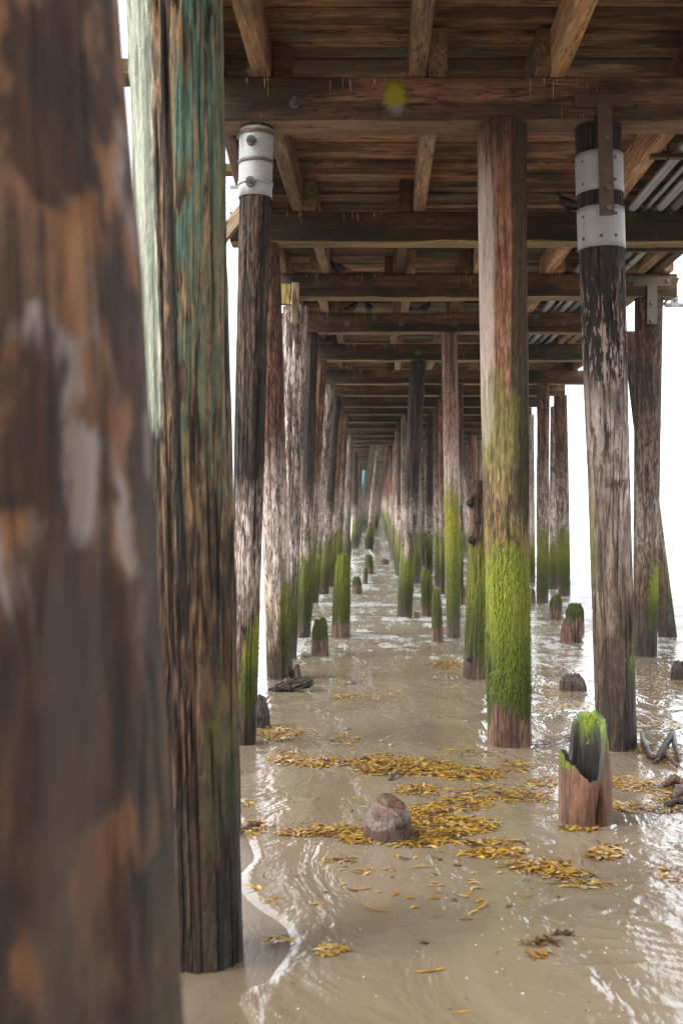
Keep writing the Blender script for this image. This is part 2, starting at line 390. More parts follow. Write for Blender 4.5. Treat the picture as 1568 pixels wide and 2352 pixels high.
def make_pile(label, base, top, wb, wt, mat, d=None, dt=None, ztop=DTOP, nu=40, nv=70, rough=1., seed=None, topf=None, sink=.45, group=GROUP_PILES, name='timber_pile', cat='pile', swell=0., asthing=False, cap=True, powz=1., groove=1., dome=0., hair=None):
    asthing = asthing or hair is not None
    """base and top are picture positions of the pile's foot and head, wb and wt its widths there"""
    if d is None:
        d = dep(base[1]); d += wb*d/F/2
    z0 = float(surf(d)); x0 = X_at(base[0], d); dt = dt or d
    if ztop is None: ztop = Z_at(top[1], dt)
    x1 = X_at(top[0], dt)
    seed = seed if seed is not None else random.randint(1, 999)
    P = pile_grid(wb*d/F/2, wt*dt/F/2, ztop-z0, (x1-x0, dt-d), sink, nu, nv, rough, seed, topf, groove, swell, powz)
    if dome:
        kk = 1-dome*sstep(.78, 1., np.linspace(0, 1, nv))[:, None]**2; c0 = P[..., :2].mean(1, keepdims=True); P[..., :2] = c0 + (P[..., :2]-c0)*kk[..., None]
    V, Fc = grid_mesh(P, cap)
    if asthing:
        root = empty(name, (x0, d, z0), label, cat, group)
        o = mk('shaft', V, Fc, mat, root)
        if hair: far_moss(root, P, hair[0], hair[1], hair[2], hair[3], hair[4] if len(hair) > 4 else None, (seed or 1)+5, .44)
        return root, P, o
    o = mk(name, V, Fc, mat, None, True, None, (x0, d, z0))
    tag(o, label, cat, group)
    return o, P, o
def jag(seed, amp, k=3.):
    return lambda th: amp*(fbm(np.cos(th)*k+seed, np.sin(th)*k, 0, 3, seed)-.5)*2

# ------------------------------------------------------------------ ground and water
def grid_axis(a): return np.unique(np.round(np.concatenate(a), 5))
def geo(a, b, n): return a*(b/a)**np.linspace(0, 1, n)
# beach sheet
bx = grid_axis([-geo(3, 4000, 40), np.arange(-3, 5.01, .06), geo(5, 4000, 40)])
by = grid_axis([-geo(2, 300, 20), np.arange(-2, 9, .05), geo(9, 6000, 70)])
BX, BY = np.meshgrid(bx, by)
bz = gz(BY) + .008*(fbm(BX*.8, BY*.8, 0, 4, 3)-.5)*np.exp(-((BY-3)/6)**2)
m = N('wet_sand'); v = m.coord(False)
n1 = m.noise(v, 1.6, 5, .6); n2 = m.noise(v, 240, 3, .6); n3 = m.noise(v, 7, 4, .6, .5, (1,.5,1))
c = m.ramp(n1, [(.3,(.19,.135,.086)),(.7,(.26,.19,.125))]); c = m.mix(1., c, m.ramp(n2, [(.3,(.8,.8,.8)),(.7,(1.2,1.2,1.2))]), 'MULTIPLY')
m.bump(m.math('ADD', m.math('MULTIPLY', n2, .12), m.math('MULTIPLY', n3, .6)), .35, .02)
m.out(c, m.rng(n3, .4, .6, .22, .42), 0, .5, .52)
def grid_obj(name, XX, YY, ZZ, mat, attr=None):
    ny, nx = XX.shape
    V = np.stack([XX, YY, ZZ], -1).reshape(-1, 3); i = np.arange(ny-1)[:, None]*nx; j = np.arange(nx-1)[None, :]
    Fq = np.stack([i+j, i+j+1, i+nx+j+1, i+nx+j], -1).reshape(-1, 4)
    return mk(name, V, Fq, mat, None, True, attr)
tag(grid_obj('beach', BX, BY, bz-.004, m.m), 'grey brown wet sand sloping down under the pier', 'beach', None, 'structure')

# water: one sheet, a thin film of swash up the sand and the sea out to the horizon
wx = grid_axis([-geo(1.6, 5000, 90), np.arange(-1.6, 3.6, .02), geo(3.6, 5000, 110)])
wy = grid_axis([np.arange(2.2, 6.0, .013), np.arange(6.0, 9, .024), geo(9, 45, 260), geo(45, 8000, 90)])
WX, WY = np.meshgrid(wx, wy)
def px2w(pts): return np.array([tuple(G(*p))[:2] for p in pts])
def seg_dist(X, Y, L):
    best = np.full(X.shape, 1e9); sg = np.zeros(X.shape)
    for (a, b) in zip(L[:-1], L[1:]):
        e = b-a; t = np.clip(((X-a[0])*e[0]+(Y-a[1])*e[1])/(e@e+1e-12), 0, 1)
        dx, dy = X-a[0]-t*e[0], Y-a[1]-t*e[1]; dd = np.hypot(dx, dy); mkk = dd < best
        best = np.where(mkk, dd, best); sg = np.where(mkk, np.sign(e[0]*dy-e[1]*dx), sg)
    return best, sg
def inside(X, Y, L):
    r = np.zeros(X.shape, bool); n = len(L)
    for k in range(n):
        a, b = L[k], L[(k+1) % n]
        c_ = (a[1] > Y) != (b[1] > Y)
        r ^= c_ & (X < (b[0]-a[0])*(Y-a[1])/(b[1]-a[1]+1e-12)+a[0])
    return r
def smooth_line(L, n=6):
    L = np.array(L, float); o = []
    for k in range(len(L)-1):
        p0, p1, p2, p3 = L[max(k-1,0)], L[k], L[k+1], L[min(k+2,len(L)-1)]
        for t in np.linspace(0, 1, n, endpoint=False):
            o.append(.5*((2*p1)+(-p0+p2)*t+(2*p0-5*p1+4*p2-p3)*t*t+(-p0+3*p1-3*p2+p3)*t**3))
    o.append(L[-1]); return np.array(o)
edge = smooth_line(px2w([(520,1868),(550,1880),(568,1905),(582,1932),(597,1968),(578,1990),(562,2012),(561,2032),(582,2062),(612,2086),(646,2106),(672,2130),(684,2160),(676,2194),(648,2228),(630,2254),(596,2266),(571,2290),(580,2318),(600,2360),(610,2420)]))
poly = np.concatenate([edge, [[-4.,2.0],[-4.,edge[0][1]]]])
near = (WY < 9) & (WX > -3) & (WX < 5)
de, _ = seg_dist(WX, WY, edge); de = de + .010*(fbm(WX*9, WY*9, 0, 2, 61)-.5)
dry = inside(WX, WY, poly) & (WY < 9)
sd = np.where(dry, -de, de)
film = .007*sstep(-.05, .06, sd) - .03*sstep(.0, .10, -sd) + .0022*np.exp(-((sd-.02)/.02)**2)       # rounded lip of the film
# overlapping lobe of the last wash on the right
lobe = smooth_line(px2w([(1150,2420),(1235,2300),(1262,2200),(1245,2130),(1262,2085),(1349,2062),(1419,2066),(1469,2086),(1519,2126),(1590,2155),(1700,2180)]))
dl, sg = seg_dist(WX, WY, lobe); dl = dl + .02*(fbm(WX*9, WY*9, 0, 3, 62)-.5)
lm = np.where(near, np.exp(-((dl)/.018)**2), 0)
film = film + .0035*lm
wX = WX + .5*(fbm(WX*1.1, WY*1.1, 0, 3, 21)-.5); wY = WY + .35*(fbm(WX*1.1+9, WY*1.1, 0, 3, 22)-.5)
ph = fbm(wX*1.9+3, wY*1.25, 0, 3, 23)*38
rid = (1-np.abs(np.sin(ph)))**3                                             # crinkled ripple crests
ph2 = fbm(wX*4+3, wY*2.2, 0, 3, 33)*16; rid2 = (1-np.abs(np.sin(ph2)))**4
U = HX + WX*F/np.maximum(WY, .1); Vp = HY + F*(CAMZ-surf(WY))/np.maximum(WY, .1)
right = np.maximum(sstep(1180, 1420, U)*sstep(2040, 2110, Vp), sstep(1330,1500,U)*sstep(1880,1960,Vp))
left = np.exp(-((U-620)/55)**2)*sstep(2255, 2290, Vp) + .6*np.exp(-((U-575)/40)**2)*np.exp(-((Vp-1835)/45)**2)
mid = .35*np.exp(-((U-1250)/70)**2)*np.exp(-((Vp-1740)/40)**2) + .4*np.exp(-((U-1240)/60)**2)*np.exp(-((Vp-1840)/50)**2)
rip = np.where(near, .0065*rid*np.clip(right+left, 0, 1) + .0030*rid2*np.clip(right*.5+left+mid+.05, 0, 1), 0)
flow = .006*(fbm(WX*2.5-WY*1.2, WY*2.2+WX*.8, 0, 4, 41)-.5)*sstep(2.2,3,WY)*np.where(WY<12,1,0)
# waves growing seaward
def wave(lx, ly, seed, o=3): return fbm(WX/lx, WY/ly, 0, o, seed)-.5
deep = sstep(11, 19, WY)
feet = [(557,1716,.11),(1170,1722,.15),(1415,1730,.15),(1342,1906,.145),(892,1940,.125),(1091,1562,.135),(643,1562,.14),(600,1675,.075),(464,2232,.15)]
fr_ = 0
for px, py, r_ in feet:
    dd = dep(py)+r_; rr_ = np.hypot(WX-X_at(px, dd), WY-dd)-r_
    fr_ = fr_ + np.where(np.abs(rr_) < .5, .005*np.exp(-(rr_/.018)**2)+.0006*np.cos(np.minimum(np.abs(rr_), 1)*70)*np.exp(-np.abs(rr_)/.05), 0)
flow = flow + fr_*np.where(dry, 0, 1)
wv = deep*(.085*wave(1.1, .5, 51)*np.clip(60/np.maximum(WY,60),0,1) + .10*wave(5, 1.9, 52, 2)*np.clip(140/np.maximum(WY,140),0,1))
wv = wv + sstep(8.5,12,WY)*(1-deep)*.028*wave(.7,.35,53)
br = .10*np.exp(-((WY-17.6-.5*wave(2.5,1e9,54)*4)/.55)**2)                   # small breaking wavelet
fade = 1-sstep(60, 300, WY)
wetm = np.where(WY < 9, sstep(-.02, .06, sd), 1)
Z = surf(WY) + .006 + np.where(WY < 9, film-.007, 0) + (rip + flow)*wetm + (wv+br*.5)*fade
Z = np.where(dry & (WY < 9), np.minimum(Z, surf(WY)-.001+film), Z)
fo = sstep(.47,.60, fbm(WX*1.5, WY*.8, 0, 5, 71, .62)) * (np.exp(-((WY-17.4)/2.6)**2)*1.1 + .75*np.exp(-((WY-23)/4)**2) + .5*np.exp(-((WY-14)/1.2)**2) + .55*sstep(24,30,WY)*(1-sstep(55,110,WY))) + .55*sstep(.56,.66, fbm(WX*5, WY*2.1, 0, 4, 77, .6))*sstep(11,14,WY)*(1-sstep(60,100,WY))  # foam patches, plus fine speckle painting white glints on the waves
m = N('sea_water'); v = m.coord(False)
fa = m.n('ShaderNodeAttribute', attribute_name='foam_glint')
nb = m.noise(v, 1.1, 4, .6); nf = m.noise(v, 20, 6, .72, .9, (1,.36,1)); nd = m.noise(v, 2.2, 4, .6, .8, (1,.45,1))
base = m.mix(m.rng(m.math('ADD', m.y, m.math('MULTIPLY', nb, 4.)), 10, 26), m.ramp(nd, [(.3,(.265,.198,.128)),(.7,(.355,.278,.192))]), (.31,.29,.205))  # near film lightened: sky sheen painted into its colour
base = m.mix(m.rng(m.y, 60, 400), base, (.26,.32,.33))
fmask = m.math('MULTIPLY', m.rng(m.math('ADD', fa.outputs['Fac'], m.math('MULTIPLY', m.math('SUBTRACT', nf, .5), 3.6)), .40, .9), m.rng(fa.outputs['Fac'], .01, .12))
base = m.mix(m.math('MULTIPLY', fmask, m.rng(nf, .3, .62, .35, .85)), base, (.60,.61,.60))
b1 = m.noise(v, 9, 4, .55, .4, (1,.55,1)); b2 = m.noise(v, 2.2, 3, .5, .3, (1,.6,1)); b3 = m.noise(v, 55, 2, .5, 0, (1,.5,1))
amp = m.math('MULTIPLY', m.rng(m.y, 6, 20, .40, 1.15), m.math('MAXIMUM', m.rng(nd, .38, .6, .35, 1.1), m.rng(m.y, 8, 14)))
sand = m.noise(v, 300, 2, .6)
hg = m.math('ADD', m.math('MULTIPLY', m.math('ADD', m.math('MULTIPLY', b1, .5), b2), amp), m.math('MULTIPLY', b3, m.rng(m.y, 3, 9, .05, .02)))
m.bump(hg, .55, .06)
m.out(base, m.math('ADD', m.math('MULTIPLY', fmask, .5), m.math('ADD', m.math('MULTIPLY', m.rng(nb, .35, .65, .04, .16), m.rng(m.y, 7, 16, 1., .3)), m.rng(m.y, 40, 300, 0., .22))), 0, .5, .50)
m.p.inputs['IOR'].default_value = 1.45
tag(grid_obj('sea', WX, WY, Z, m.m, {'foam_glint': fo.ravel()}), 'shallow brown wash turning into pale grey sea', 'water', None, 'structure')

# ------------------------------------------------------------------ pier superstructure
CAPS = [3.7, 7.05, 10.25, 13.0, 15.65, 18.75, 22.4, 24.9, 27.8, 30.3, 33.2, 36.2, 39.8, 43.2, 46.4]
while CAPS[-1] < 150: CAPS.append(CAPS[-1]+3.3)
while CAPS[-1] < 300: CAPS.append(CAPS[-1]+7)
CZ0, CZ1, DZ = 4.40, 4.70, 4.99
def XL(d): return float(np.interp(d, [-10, 3.5, 7, 10, 13, 15.7, 18.7, 22, 25, 30, 40, 200], [-1.2, -1.06, -.98, -.90, -.80, -.70, -.58, -.47, -.36, -.22, .06, .06+160*.0376])) - .04
def XR(d): return q2x(float(np.interp(d, [16.5, 18.2], [3.72, 4.5])), d)
def beam(L, W, Hh, mat, name, seed, parent=None, ch=.012, nseg=24, jit=.006):
    """a sawn timber along x, edges slightly worn"""
    g = np.random.default_rng(seed); xs = np.linspace(-L/2, L/2, nseg+1)
    w2, h2 = W/2, Hh/2
    pr = [(-w2+ch,-h2),(w2-ch,-h2),(w2,-h2+ch),(w2,h2-ch),(w2-ch,h2),(-w2+ch,h2),(-w2,h2-ch),(-w2,-h2+ch)]
    V = []
    for x in xs:
        for k, (y, z) in enumerate(pr):
            e = jit*(float(vn(x*2.2+k*9.1, seed*3.3, 0, seed))-.5)*2
            V.append((x, y+e*np.sign(y)*.5, z+(e*np.sign(z) if k in (0,1,2,7) else 0)))
    Fc = [(i*8+k, i*8+(k+1)%8, (i+1)*8+(k+1)%8, (i+1)*8+k) for i in range(nseg) for k in range(8)]
    Fc = [tuple(reversed(f)) for f in Fc] + [tuple(range(8)), tuple(range(nseg*8+7, nseg*8-1, -1))]
    return mk(name, V, Fc, mat, parent, False)
ORD = ['first','second','third','fourth','fifth','sixth','seventh','eighth','ninth','tenth','eleventh','twelfth','thirteenth','fourteenth','fifteenth','sixteenth']
capobj = []
for i, d in enumerate(CAPS):
    x0, x1 = XL(d)-.2, XR(d)+.12
    if i == 5: x1 -= .1
    if i == 0: continue
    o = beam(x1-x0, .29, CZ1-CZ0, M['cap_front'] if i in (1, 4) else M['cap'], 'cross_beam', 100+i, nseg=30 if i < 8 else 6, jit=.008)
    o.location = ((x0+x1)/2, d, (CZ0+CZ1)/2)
    if i == 1: lab = 'big dark brown cross beam nearest the viewer, with a lime green paint blotch'
    elif i == 4: lab = 'bolted cross beam with a row of bolt heads, fourth from the front'
    elif i < 16: lab = f'dark mossy cross beam under the deck, {ORD[i-1]} from the front'
    else: lab = 'dark cross beam far down the pier, too distant to tell from its neighbours'
    tag(o, lab, 'beam', 'cross beams under the pier deck')
    capobj.append(o)
cap1 = capobj[0]
def bolt(parent, x, y, z, r=.022, ln=.02, washer=0., name='bolt', mat=None):
    b = MB()
    if washer: b.tube([(x, y, z), (x, y-.008, z)], washer, 16)
    b.tube([(x, y-.006, z), (x, y-.006-ln, z)], r, 6)
    return b.build(name, mat or M['bolt'], parent)
# eye bolt with washer and the paint blotch on the nearest beam
b = MB(); x = X_at(677, 6.9)-cap1.location.x; z = Z_at(238, 6.9)-cap1.location.z
b.tube([(x,-.145,z),(x,-.160,z)], .037, 18); b.tube([(x,-.15,z),(x,-.235,z+.006)], .011, 8); b.tube([(x,-.165,z),(x,-.185,z)], .02, 6)
b.build('washer_bolt', M['bolt'], cap1)
m = N('sprayed_paint'); v = m.coord(False)
nz = m.noise(v, 16, 4, .6); nx_ = m.noise(v, 60, 3, .6)
rr = m.math('SQRT', m.math('ADD', m.math('POWER', m.math('DIVIDE', m.x, .095), 2.), m.math('POWER', m.math('DIVIDE', m.z, .15), 2.)))
al = m.math('SUBTRACT', 1., m.rng(m.math('ADD', rr, m.math('MULTIPLY', m.math('SUBTRACT', m.math('ADD', nz, m.math('MULTIPLY', nx_, .6)), .8), .45)), .45, 1.12))
c = m.mix(m.rng(m.math('ADD', m.z, m.math('MULTIPLY', m.math('SUBTRACT', nz, .5), .06)), -.055, -.04), (.40,.34,.29), (.52,.47,.012))
m.out(c, .8); m.put(m.p.inputs['Alpha'], m.math('MULTIPLY', al, .8))
b = MB(); b.add([(-.14,0,-.146),(.14,0,-.146),(.14,0,.146),(-.14,0,.146)], [(0,1,2,3)])
o = b.build('paint_blotch', m.m, cap1); o.location = (X_at(906, 6.9)-cap1.location.x, -.157, .0)
for i in (3, 4, 5):                              # bolted beams
    cp = capobj[i-1]; d = CAPS[i]-.15
    pts = [(735+k*62, 742 if k % 2 else 728) for k in range(10)] if i == 4 else ([(1445,640),(1120,655)] if i == 3 else [(960,810)])
    for px, py in pts:
        bolt(cp, X_at(px, d)-cp.location.x, -.147, (Z_at(py, d)-cp.location.z), .03, .02, .05)
for d_, px0, px1, i in ((CAPS[3]-.15, 1100, 1100, 3),): pass

# deck
b = MB(); y = -7.; k = 0
while y < 305:
    wd = random.uniform(.13, .24) if y < 45 else (.6 if y < 150 else 2.)
    x0, x1 = XL(y)-random.uniform(-.03, .12), XR(y)+random.uniform(-.03, .05)
    dz = random.uniform(-.02, .02)
    b.box(x0, x1, y, y+wd-random.choice([.004,.006,.008,.012]) , DZ+dz, DZ+.085, random.random(), 0)
    y += wd; k += 1
o = b.build('pier_deck', M['deck'])
tag(o, 'brown plank deck of the pier seen from underneath', 'deck')

# stringers
QS = [None, -.77, .33, 1.19, 2.25, 3.3, 4.3]
for k in range(0, 12):
    d0, d1 = CAPS[k], CAPS[k+1]
    for s, q in enumerate(QS):
        L = d1-d0+.52; dm = (d0+d1)/2
        if s == 6 and d0 < 17: q = 3.62
        if q == -.77 and q2x(q, d1) < XL(d1)+.1: q = (XL(d0)+XL(d1))/2 - .0376*dm + .26
        if q is None: xm = XL(dm)+.10; ang = math.atan2(XL(d1)-XL(d0), d1-d0)
        else:
            off = .075 if (k+s) % 2 else -.06
            if s == 1 and k == 0: off = -.04
            if s == 3 and k == 0: off = .04
            xm = q2x(q+off, dm); ang = AX + random.uniform(-.006, .006)
        dark = (s*7+k*5) % 4 == 0 and q is not None and not (k < 2 and s < 4)
        o = beam(L, .125 if s else .09, DZ-.007-CZ1-.002, M['stringer_dark'] if dark else M['stringer'], 'stringer', 300+k*10+s, nseg=14, jit=.004)
        o.location = (xm, dm, (DZ-.007+CZ1)/2+.001); o.rotation_euler = (0, 0, math.pi/2-ang)
        side = 'left edge' if q is None else ORD[s-1]+' from the left'
        tag(o, f'{"dark" if dark else "light brown"} joist running lengthwise above the {ORD[k]} cross beam, {side}' if k else f'{"dark" if dark else "light brown"} joist running lengthwise in front of the nearest cross beam, {side}', 'joist', 'joists under the pier deck')
    # short blocking pieces that stand on the beam beside the joists
    for q, px, w_, h_ in ([(0, 650, .13, .24)] if k == 0 else [(0, 676, .10, .22), (0, 928, .11, .26)] if k == 1 else [(0, 742, .11, .24), (0, 893, .11, .24), (0, 1072, .12, .24)] if k == 2 else []):
        dd = CAPS[k+1]-.02
        o = beam(w_, .16, h_, M['stringer_dark'], 'blocking', 500+k*10+px, nseg=2, jit=.002)
        o.location = (X_at(px, dd), dd, CZ1+h_/2+.001)
        tag(o, {650:'dark timber block on the nearest beam, right of the left joist', 676:'dark short block on the second beam, left of a light joist', 928:'dark short block on the second beam, near its middle', 742:'greenish short block on the third beam, at its left', 893:'dark short block on the third beam, near its middle', 1072:'dark short block on the third beam, left of the red brown pile'}[px], 'block', 'timber blocks on the cross beams')

# conduits under the right of the deck
for j, (q, r, lab, d0, d1) in enumerate([(2.58, .047, 'thick pale grey conduit nearest the middle', 7.25, 34), (2.74, .021, 'thin pale conduit between two thick ones', 7.25, 30), (2.86, .044, 'thick grey conduit right of the thin one', 7.25, 34), (3.01, .048, 'thick grey conduit with joints, fourth from the left', 7.25, 34), (3.17, .035, 'medium grey conduit farthest to the right', 7.25, 34)]):
    b = MB(); zc = CZ1+.055+.012*(j % 2)
    b.tube([(q2x(q, d0), d0, zc), (q2x(q, d1), d1, zc)], r, 14)
    y = d0+1.1+j*.37
    while y < 16:
        b.tube([(q2x(q, y), y, zc), (q2x(q, y+.09), y+.09, zc)], r*1.22, 14); y += 2.6
    o = b.build('conduit', M['pipe_dark'] if j == 3 else M['pipe'], None, True)
    tag(o, lab+', hung under the right of the deck', 'pipe', 'conduits under the deck')
for dd, lab in ((8.45, 'rusty cross bar that holds up the conduits in front of the second beam'), (11.6, 'rusty cross bar that holds up the conduits behind the second beam'), (14.4, 'rusty cross bar holding the conduits behind the third beam')):
    b = MB(); b.box(q2x(2.3, dd), q2x(3.6, dd), dd-.03, dd+.03, CZ1-.035, CZ1-.0)
    for q in (2.45, 3.45): b.tube([(q2x(q, dd), dd, CZ1-.05), (q2x(q, dd), dd, DZ-.01)], .009, 6)
    tag(b.build('hanger_bar', M['strap']), lab, 'hanger', 'conduit hangers')

# timbers outside the left edge: braces and outriggers
def bar(name, p, q, w_, h_, mat, lab, cat, grp, seed):
    p, q = Vector(p), Vector(q); L = (q-p).length
    o = beam(L, w_, h_, mat, name, seed, nseg=8, jit=.006); o.location = (p+q)/2
    o.rotation_mode = 'QUATERNION'; o.rotation_quaternion = (q-p).to_track_quat('X', 'Z'); return tag(o, lab, cat, grp)
d = 7.5
bar('brace', (X_at(526, 8.0), 8.0, Z_at(305, 8.0)), (X_at(556, 8.0), 8.0, Z_at(425, 8.0)), .10, .10, M['stringer_dark'], 'dark slanting brace between the turquoise pile and the sleeved pile', 'brace', 'braces at the left edge', 41)
bar('ledger', (X_at(500, 8.9), 8.9, Z_at(389, 8.9)), (X_at(600, 8.9), 8.9, Z_at(392, 8.9)), .12, .085, M['mossybeam'], 'mossy yellow green ledger timber left of the sleeved pile', 'timber', 'braces at the left edge', 42)
bar('brace', (X_at(500, 10.0), 10.0, Z_at(556, 10.0)), (X_at(585, 10.0), 10.0, Z_at(452, 10.0)), .09, .13, M['greybeam'], 'grey diagonal brace left of the sleeved pile, above a beam end', 'brace', 'braces at the left edge', 43)
bar('ledger', (X_at(255, 5.2), 5.2, Z_at(168, 5.2)), (X_at(345, 5.2), 5.2, Z_at(166, 5.2)), .14, .10, M['mossybeam'], 'green stained timber end left of the turquoise pile', 'timber', 'braces at the left edge', 44)
bar('post_block', (X_at(653, 12.6), 12.6, Z_at(700, 12.6)), (X_at(655, 12.6), 12.6, Z_at(655, 12.6)), .13, .16, M['mossybeam'], 'yellow green block on top of the pale split pile', 'block', None, 45)
bar('splice', (X_at(677, 12.75), 12.75, Z_at(742, 12.75)), (X_at(679, 12.75), 12.75, Z_at(650, 12.75)), .06, .10, M['greybeam'], 'grey upright splice board beside the pale split pile top', 'board', None, 46)
# pipe bracket at the far right under the deck edge
e = empty('pipe_bracket', (X_at(1548, 13.2), 13.2, Z_at(690, 13.2)), 'galvanised bracket with a bolted plate hanging at the right deck edge', 'bracket')
b = MB(); b.box(-.05,.05,-.01,.01,-.08,.06); b.build('plate', M['pipe'], e)
b = MB(); b.tube([(-.22,0,-.12),(.0,0,.10),(.05,0,.30)], .016, 8); b.build('rod', M['greybeam'], e)
b = MB(); b.tube([(-.12,.03,-.055),(.6,.03,-.055)], .03, 10); b.build('rail', M['pipe'], e)
bolt(e, 0, -.012, 0, .018, .015)

# ------------------------------------------------------------------ piles: materials
pm = {}
pm['fg'] = pile_mat('weathered_pile_near', [(0,(.03,.021,.015),(.06,.032,.019)),(1.0,(.028,.021,.015),(.06,.034,.021)),(1.45,(.038,.026,.018),(.085,.05,.03)),(1.85,(.10,.055,.032),(.22,.13,.075)),(2.1,(.25,.13,.065),(.22,.145,.10)),(5,(.24,.14,.08),(.26,.20,.14))],
    [dict(c=(.15,.06,.026), c2=(.19,.09,.04), z=(None,None,1.4,1.6), tex='p3', thr=.57, n=10, soft=.5, amt=.8),
     dict(c=(.26,.115,.045), c2=(.32,.17,.08), z=(1.2,1.6,None,None), tex='p3', thr=.54, n=9, soft=.8, amt=.75),
     dict(c=(.26,.225,.215), c2=(.33,.30,.31), z=(1.25,1.6,None,None), tex='pb', thr=.57, n=10, soft=.5, amt=.85),
     dict(c=(.024,.015,.011), c2=(.06,.028,.016), z=(None,None,None,None), tex='p2', thr=.53, n=11, soft=.5, amt=.92),
     dict(c=(.10,.09,.055), z=(None,None,None,None), x=(.10,.155,None,None), tex='p3', thr=.47, n=2.5, amt=.3, soft=.5),
     dict(c=(.10,.086,.075), z=(None,None,1.35,1.55), x=(.03,.06,.085,.12), tex='fm', thr=.54, n=3.5, amt=.35, soft=.3)], warp=(.15,.2), flake=(.38,.62), crack=.35, bump=1., sc=.55)
pm['A'] = pile_mat('turquoise_stained_pile', [(0,(.020,.017,.014),(.04,.032,.024)),(.35,(.030,.022,.016),(.07,.045,.028)),(1.1,(.045,.033,.022),(.13,.072,.038)),(1.7,(.075,.052,.034),(.22,.145,.08)),(2.6,(.11,.075,.048),(.34,.23,.125)),(5,(.12,.08,.052),(.36,.25,.14))],
    [dict(c=(.34,.43,.36), c2=(.50,.53,.47), z=(1.5,2.1,None,None), x=(None,None,-.08,-.04), thr=.45, n=2.6, soft=.35, xw=.03),  # pale left face: teal stain with the light from the left painted in
     dict(c=(.10,.155,.105), c2=(.19,.20,.115), z=(1.35,2.3,None,None), x=(-.01,.025,None,None), thr=.535, n=4.5, soft=.28, ring=1, xw=.03, amt=.8),
     dict(c=(.06,.24,.21), c2=(.08,.32,.30), z=(2.45,2.8,None,None), x=(.0,.03,.13,.16), thr=.63, n=8, soft=.25, ring=1, amt=.42),
     dict(c=(.018,.013,.010), z=(1.2,1.6,None,None), x=(-.03,-.012,.0,.018), thr=.5, n=1.5, soft=.3, amt=.85, xw=.025),
     moss(.45, 1.05, (.09,.11,.02), (.04,.06,.014), x=(.0,.06,None,None), thr=.56, n=2.4, amt=.5)], flake=(.44,.56), crack=.9, bump=1.1, lean=-.03)
pm['B'] = pile_mat('dark_grooved_pile', [(0,(.028,.021,.016),(.05,.035,.025)),(.35,(.05,.034,.024),(.11,.072,.05)),(.8,(.10,.066,.046),(.22,.16,.125)),(1.2,(.22,.17,.15),(.52,.46,.45)),(1.75,(.23,.18,.165),(.62,.57,.58)),(1.95,TAR,(.07,.05,.04)),(2.5,TAR,(.085,.06,.045)),(3.2,(.04,.028,.021),(.15,.105,.075)),(5,(.04,.028,.021),(.14,.095,.07))],
    [moss(.32,.88,(.14,.175,.022),(.06,.08,.011), x=(-.02,.03,None,None), thr=.5, n=2.6)], flake=(.47,.56), crack=.9, bump=1.2, warp=(.25,.2), lean=.023)
pm['C'] = pile_mat('red_brown_mossy_pile', [(0,(.12,.070,.048),(.20,.125,.088)),(.3,(.13,.08,.052),(.22,.135,.09)),(1.35,(.12,.075,.045),(.23,.15,.09)),(1.6,(.10,.07,.045),(.33,.21,.12)),(1.8,(.11,.085,.045),(.38,.28,.15)),(2.2,(.17,.12,.06),(.34,.27,.14)),(2.7,(.27,.135,.075),(.38,.22,.145)),(3.5,(.30,.135,.078),(.40,.22,.145)),(4.15,(.17,.085,.055),(.26,.15,.1)),(4.4,(.05,.032,.023),(.1,.06,.04)),(5,(.05,.032,.023),(.1,.06,.04))],
    [dict(c=(.62,.61,.61), c2=(.47,.40,.36), z=(1.9,2.4,3.7,4.35), x=(None,None,-.125,-.075), thr=.53, n=2.0, xw=.05, amt=.65, soft=.45),  # pale left side: light from the left painted into the colour
     dict(c=(.035,.030,.016), c2=(.07,.06,.022), z=(1.55,1.85,4.3,4.6), x=(.0,.045,None,None), thr=.46, n=1.4, xw=.08, amt=.92, soft=.35),  # dark right side: tarry stain plus shade painted into the colour
     dict(c=(.16,.16,.04), c2=(.27,.26,.09), z=(1.75,1.95,2.5,2.75), x=(None,None,.03,.09), thr=.54, n=2.2, amt=.5),
     moss(.27,1.42,(.155,.19,.024),(.05,.066,.011), thr=.45, n=2.0, f0=.16, f1=.8, mixz=(.5,1.0))], bump=.8, crack=.45, lean=-.016)
pm['P6'] = pile_mat('broken_mossy_pile', [(0,(.06,.04,.03),(.12,.075,.05)),(.35,(.07,.046,.034),(.14,.09,.06)),(.6,(.07,.06,.03),(.12,.09,.05)),(1.3,(.08,.052,.034),(.17,.105,.065)),(5,(.07,.045,.03),(.20,.125,.08))],
    [moss(.28,1.35,(.13,.15,.022),(.05,.066,.012), x=(None,None,.05,.12), thr=.46, n=1.8, f1=.8)], bump=1.1)
pm['D'] = pile_mat('black_flaking_pile', [(0,(.04,.029,.023),(.07,.048,.037)),(.45,(.05,.036,.028),(.09,.062,.048)),(.9,(.095,.064,.048),(.16,.115,.09)),(1.3,(.22,.165,.14),(.33,.265,.24)),(1.9,(.50,.44,.44),(.20,.15,.135)),(2.35,(.46,.395,.39),(.08,.055,.048)),(2.65,(.030,.022,.02),(.44,.37,.36)),(3.15,(.026,.019,.017),(.36,.28,.26)),(3.4,TAR,(.10,.07,.06)),(3.6,TAR,(.045,.033,.028)),(5,TAR,(.05,.036,.03))],
    [moss(.38,.75,(.13,.21,.02),(.06,.10,.014), x=(.05,.09,None,None), thr=.56, n=2.4),
     moss(1.15,1.75,(.17,.18,.05),(.12,.14,.03), x=(None,None,-.14,-.10), thr=.5, n=1.5, amt=.6),
     dict(c=(.05,.036,.028), z=(1.80,1.87,1.90,1.96), x=(-.13,-.08,None,None), tex='fi', thr=.56, n=7, soft=.3, warp=0, amt=.75)], warp=(.45,.4), flake=(.50,.55), crack=.7, bump=1., lean=-.03)
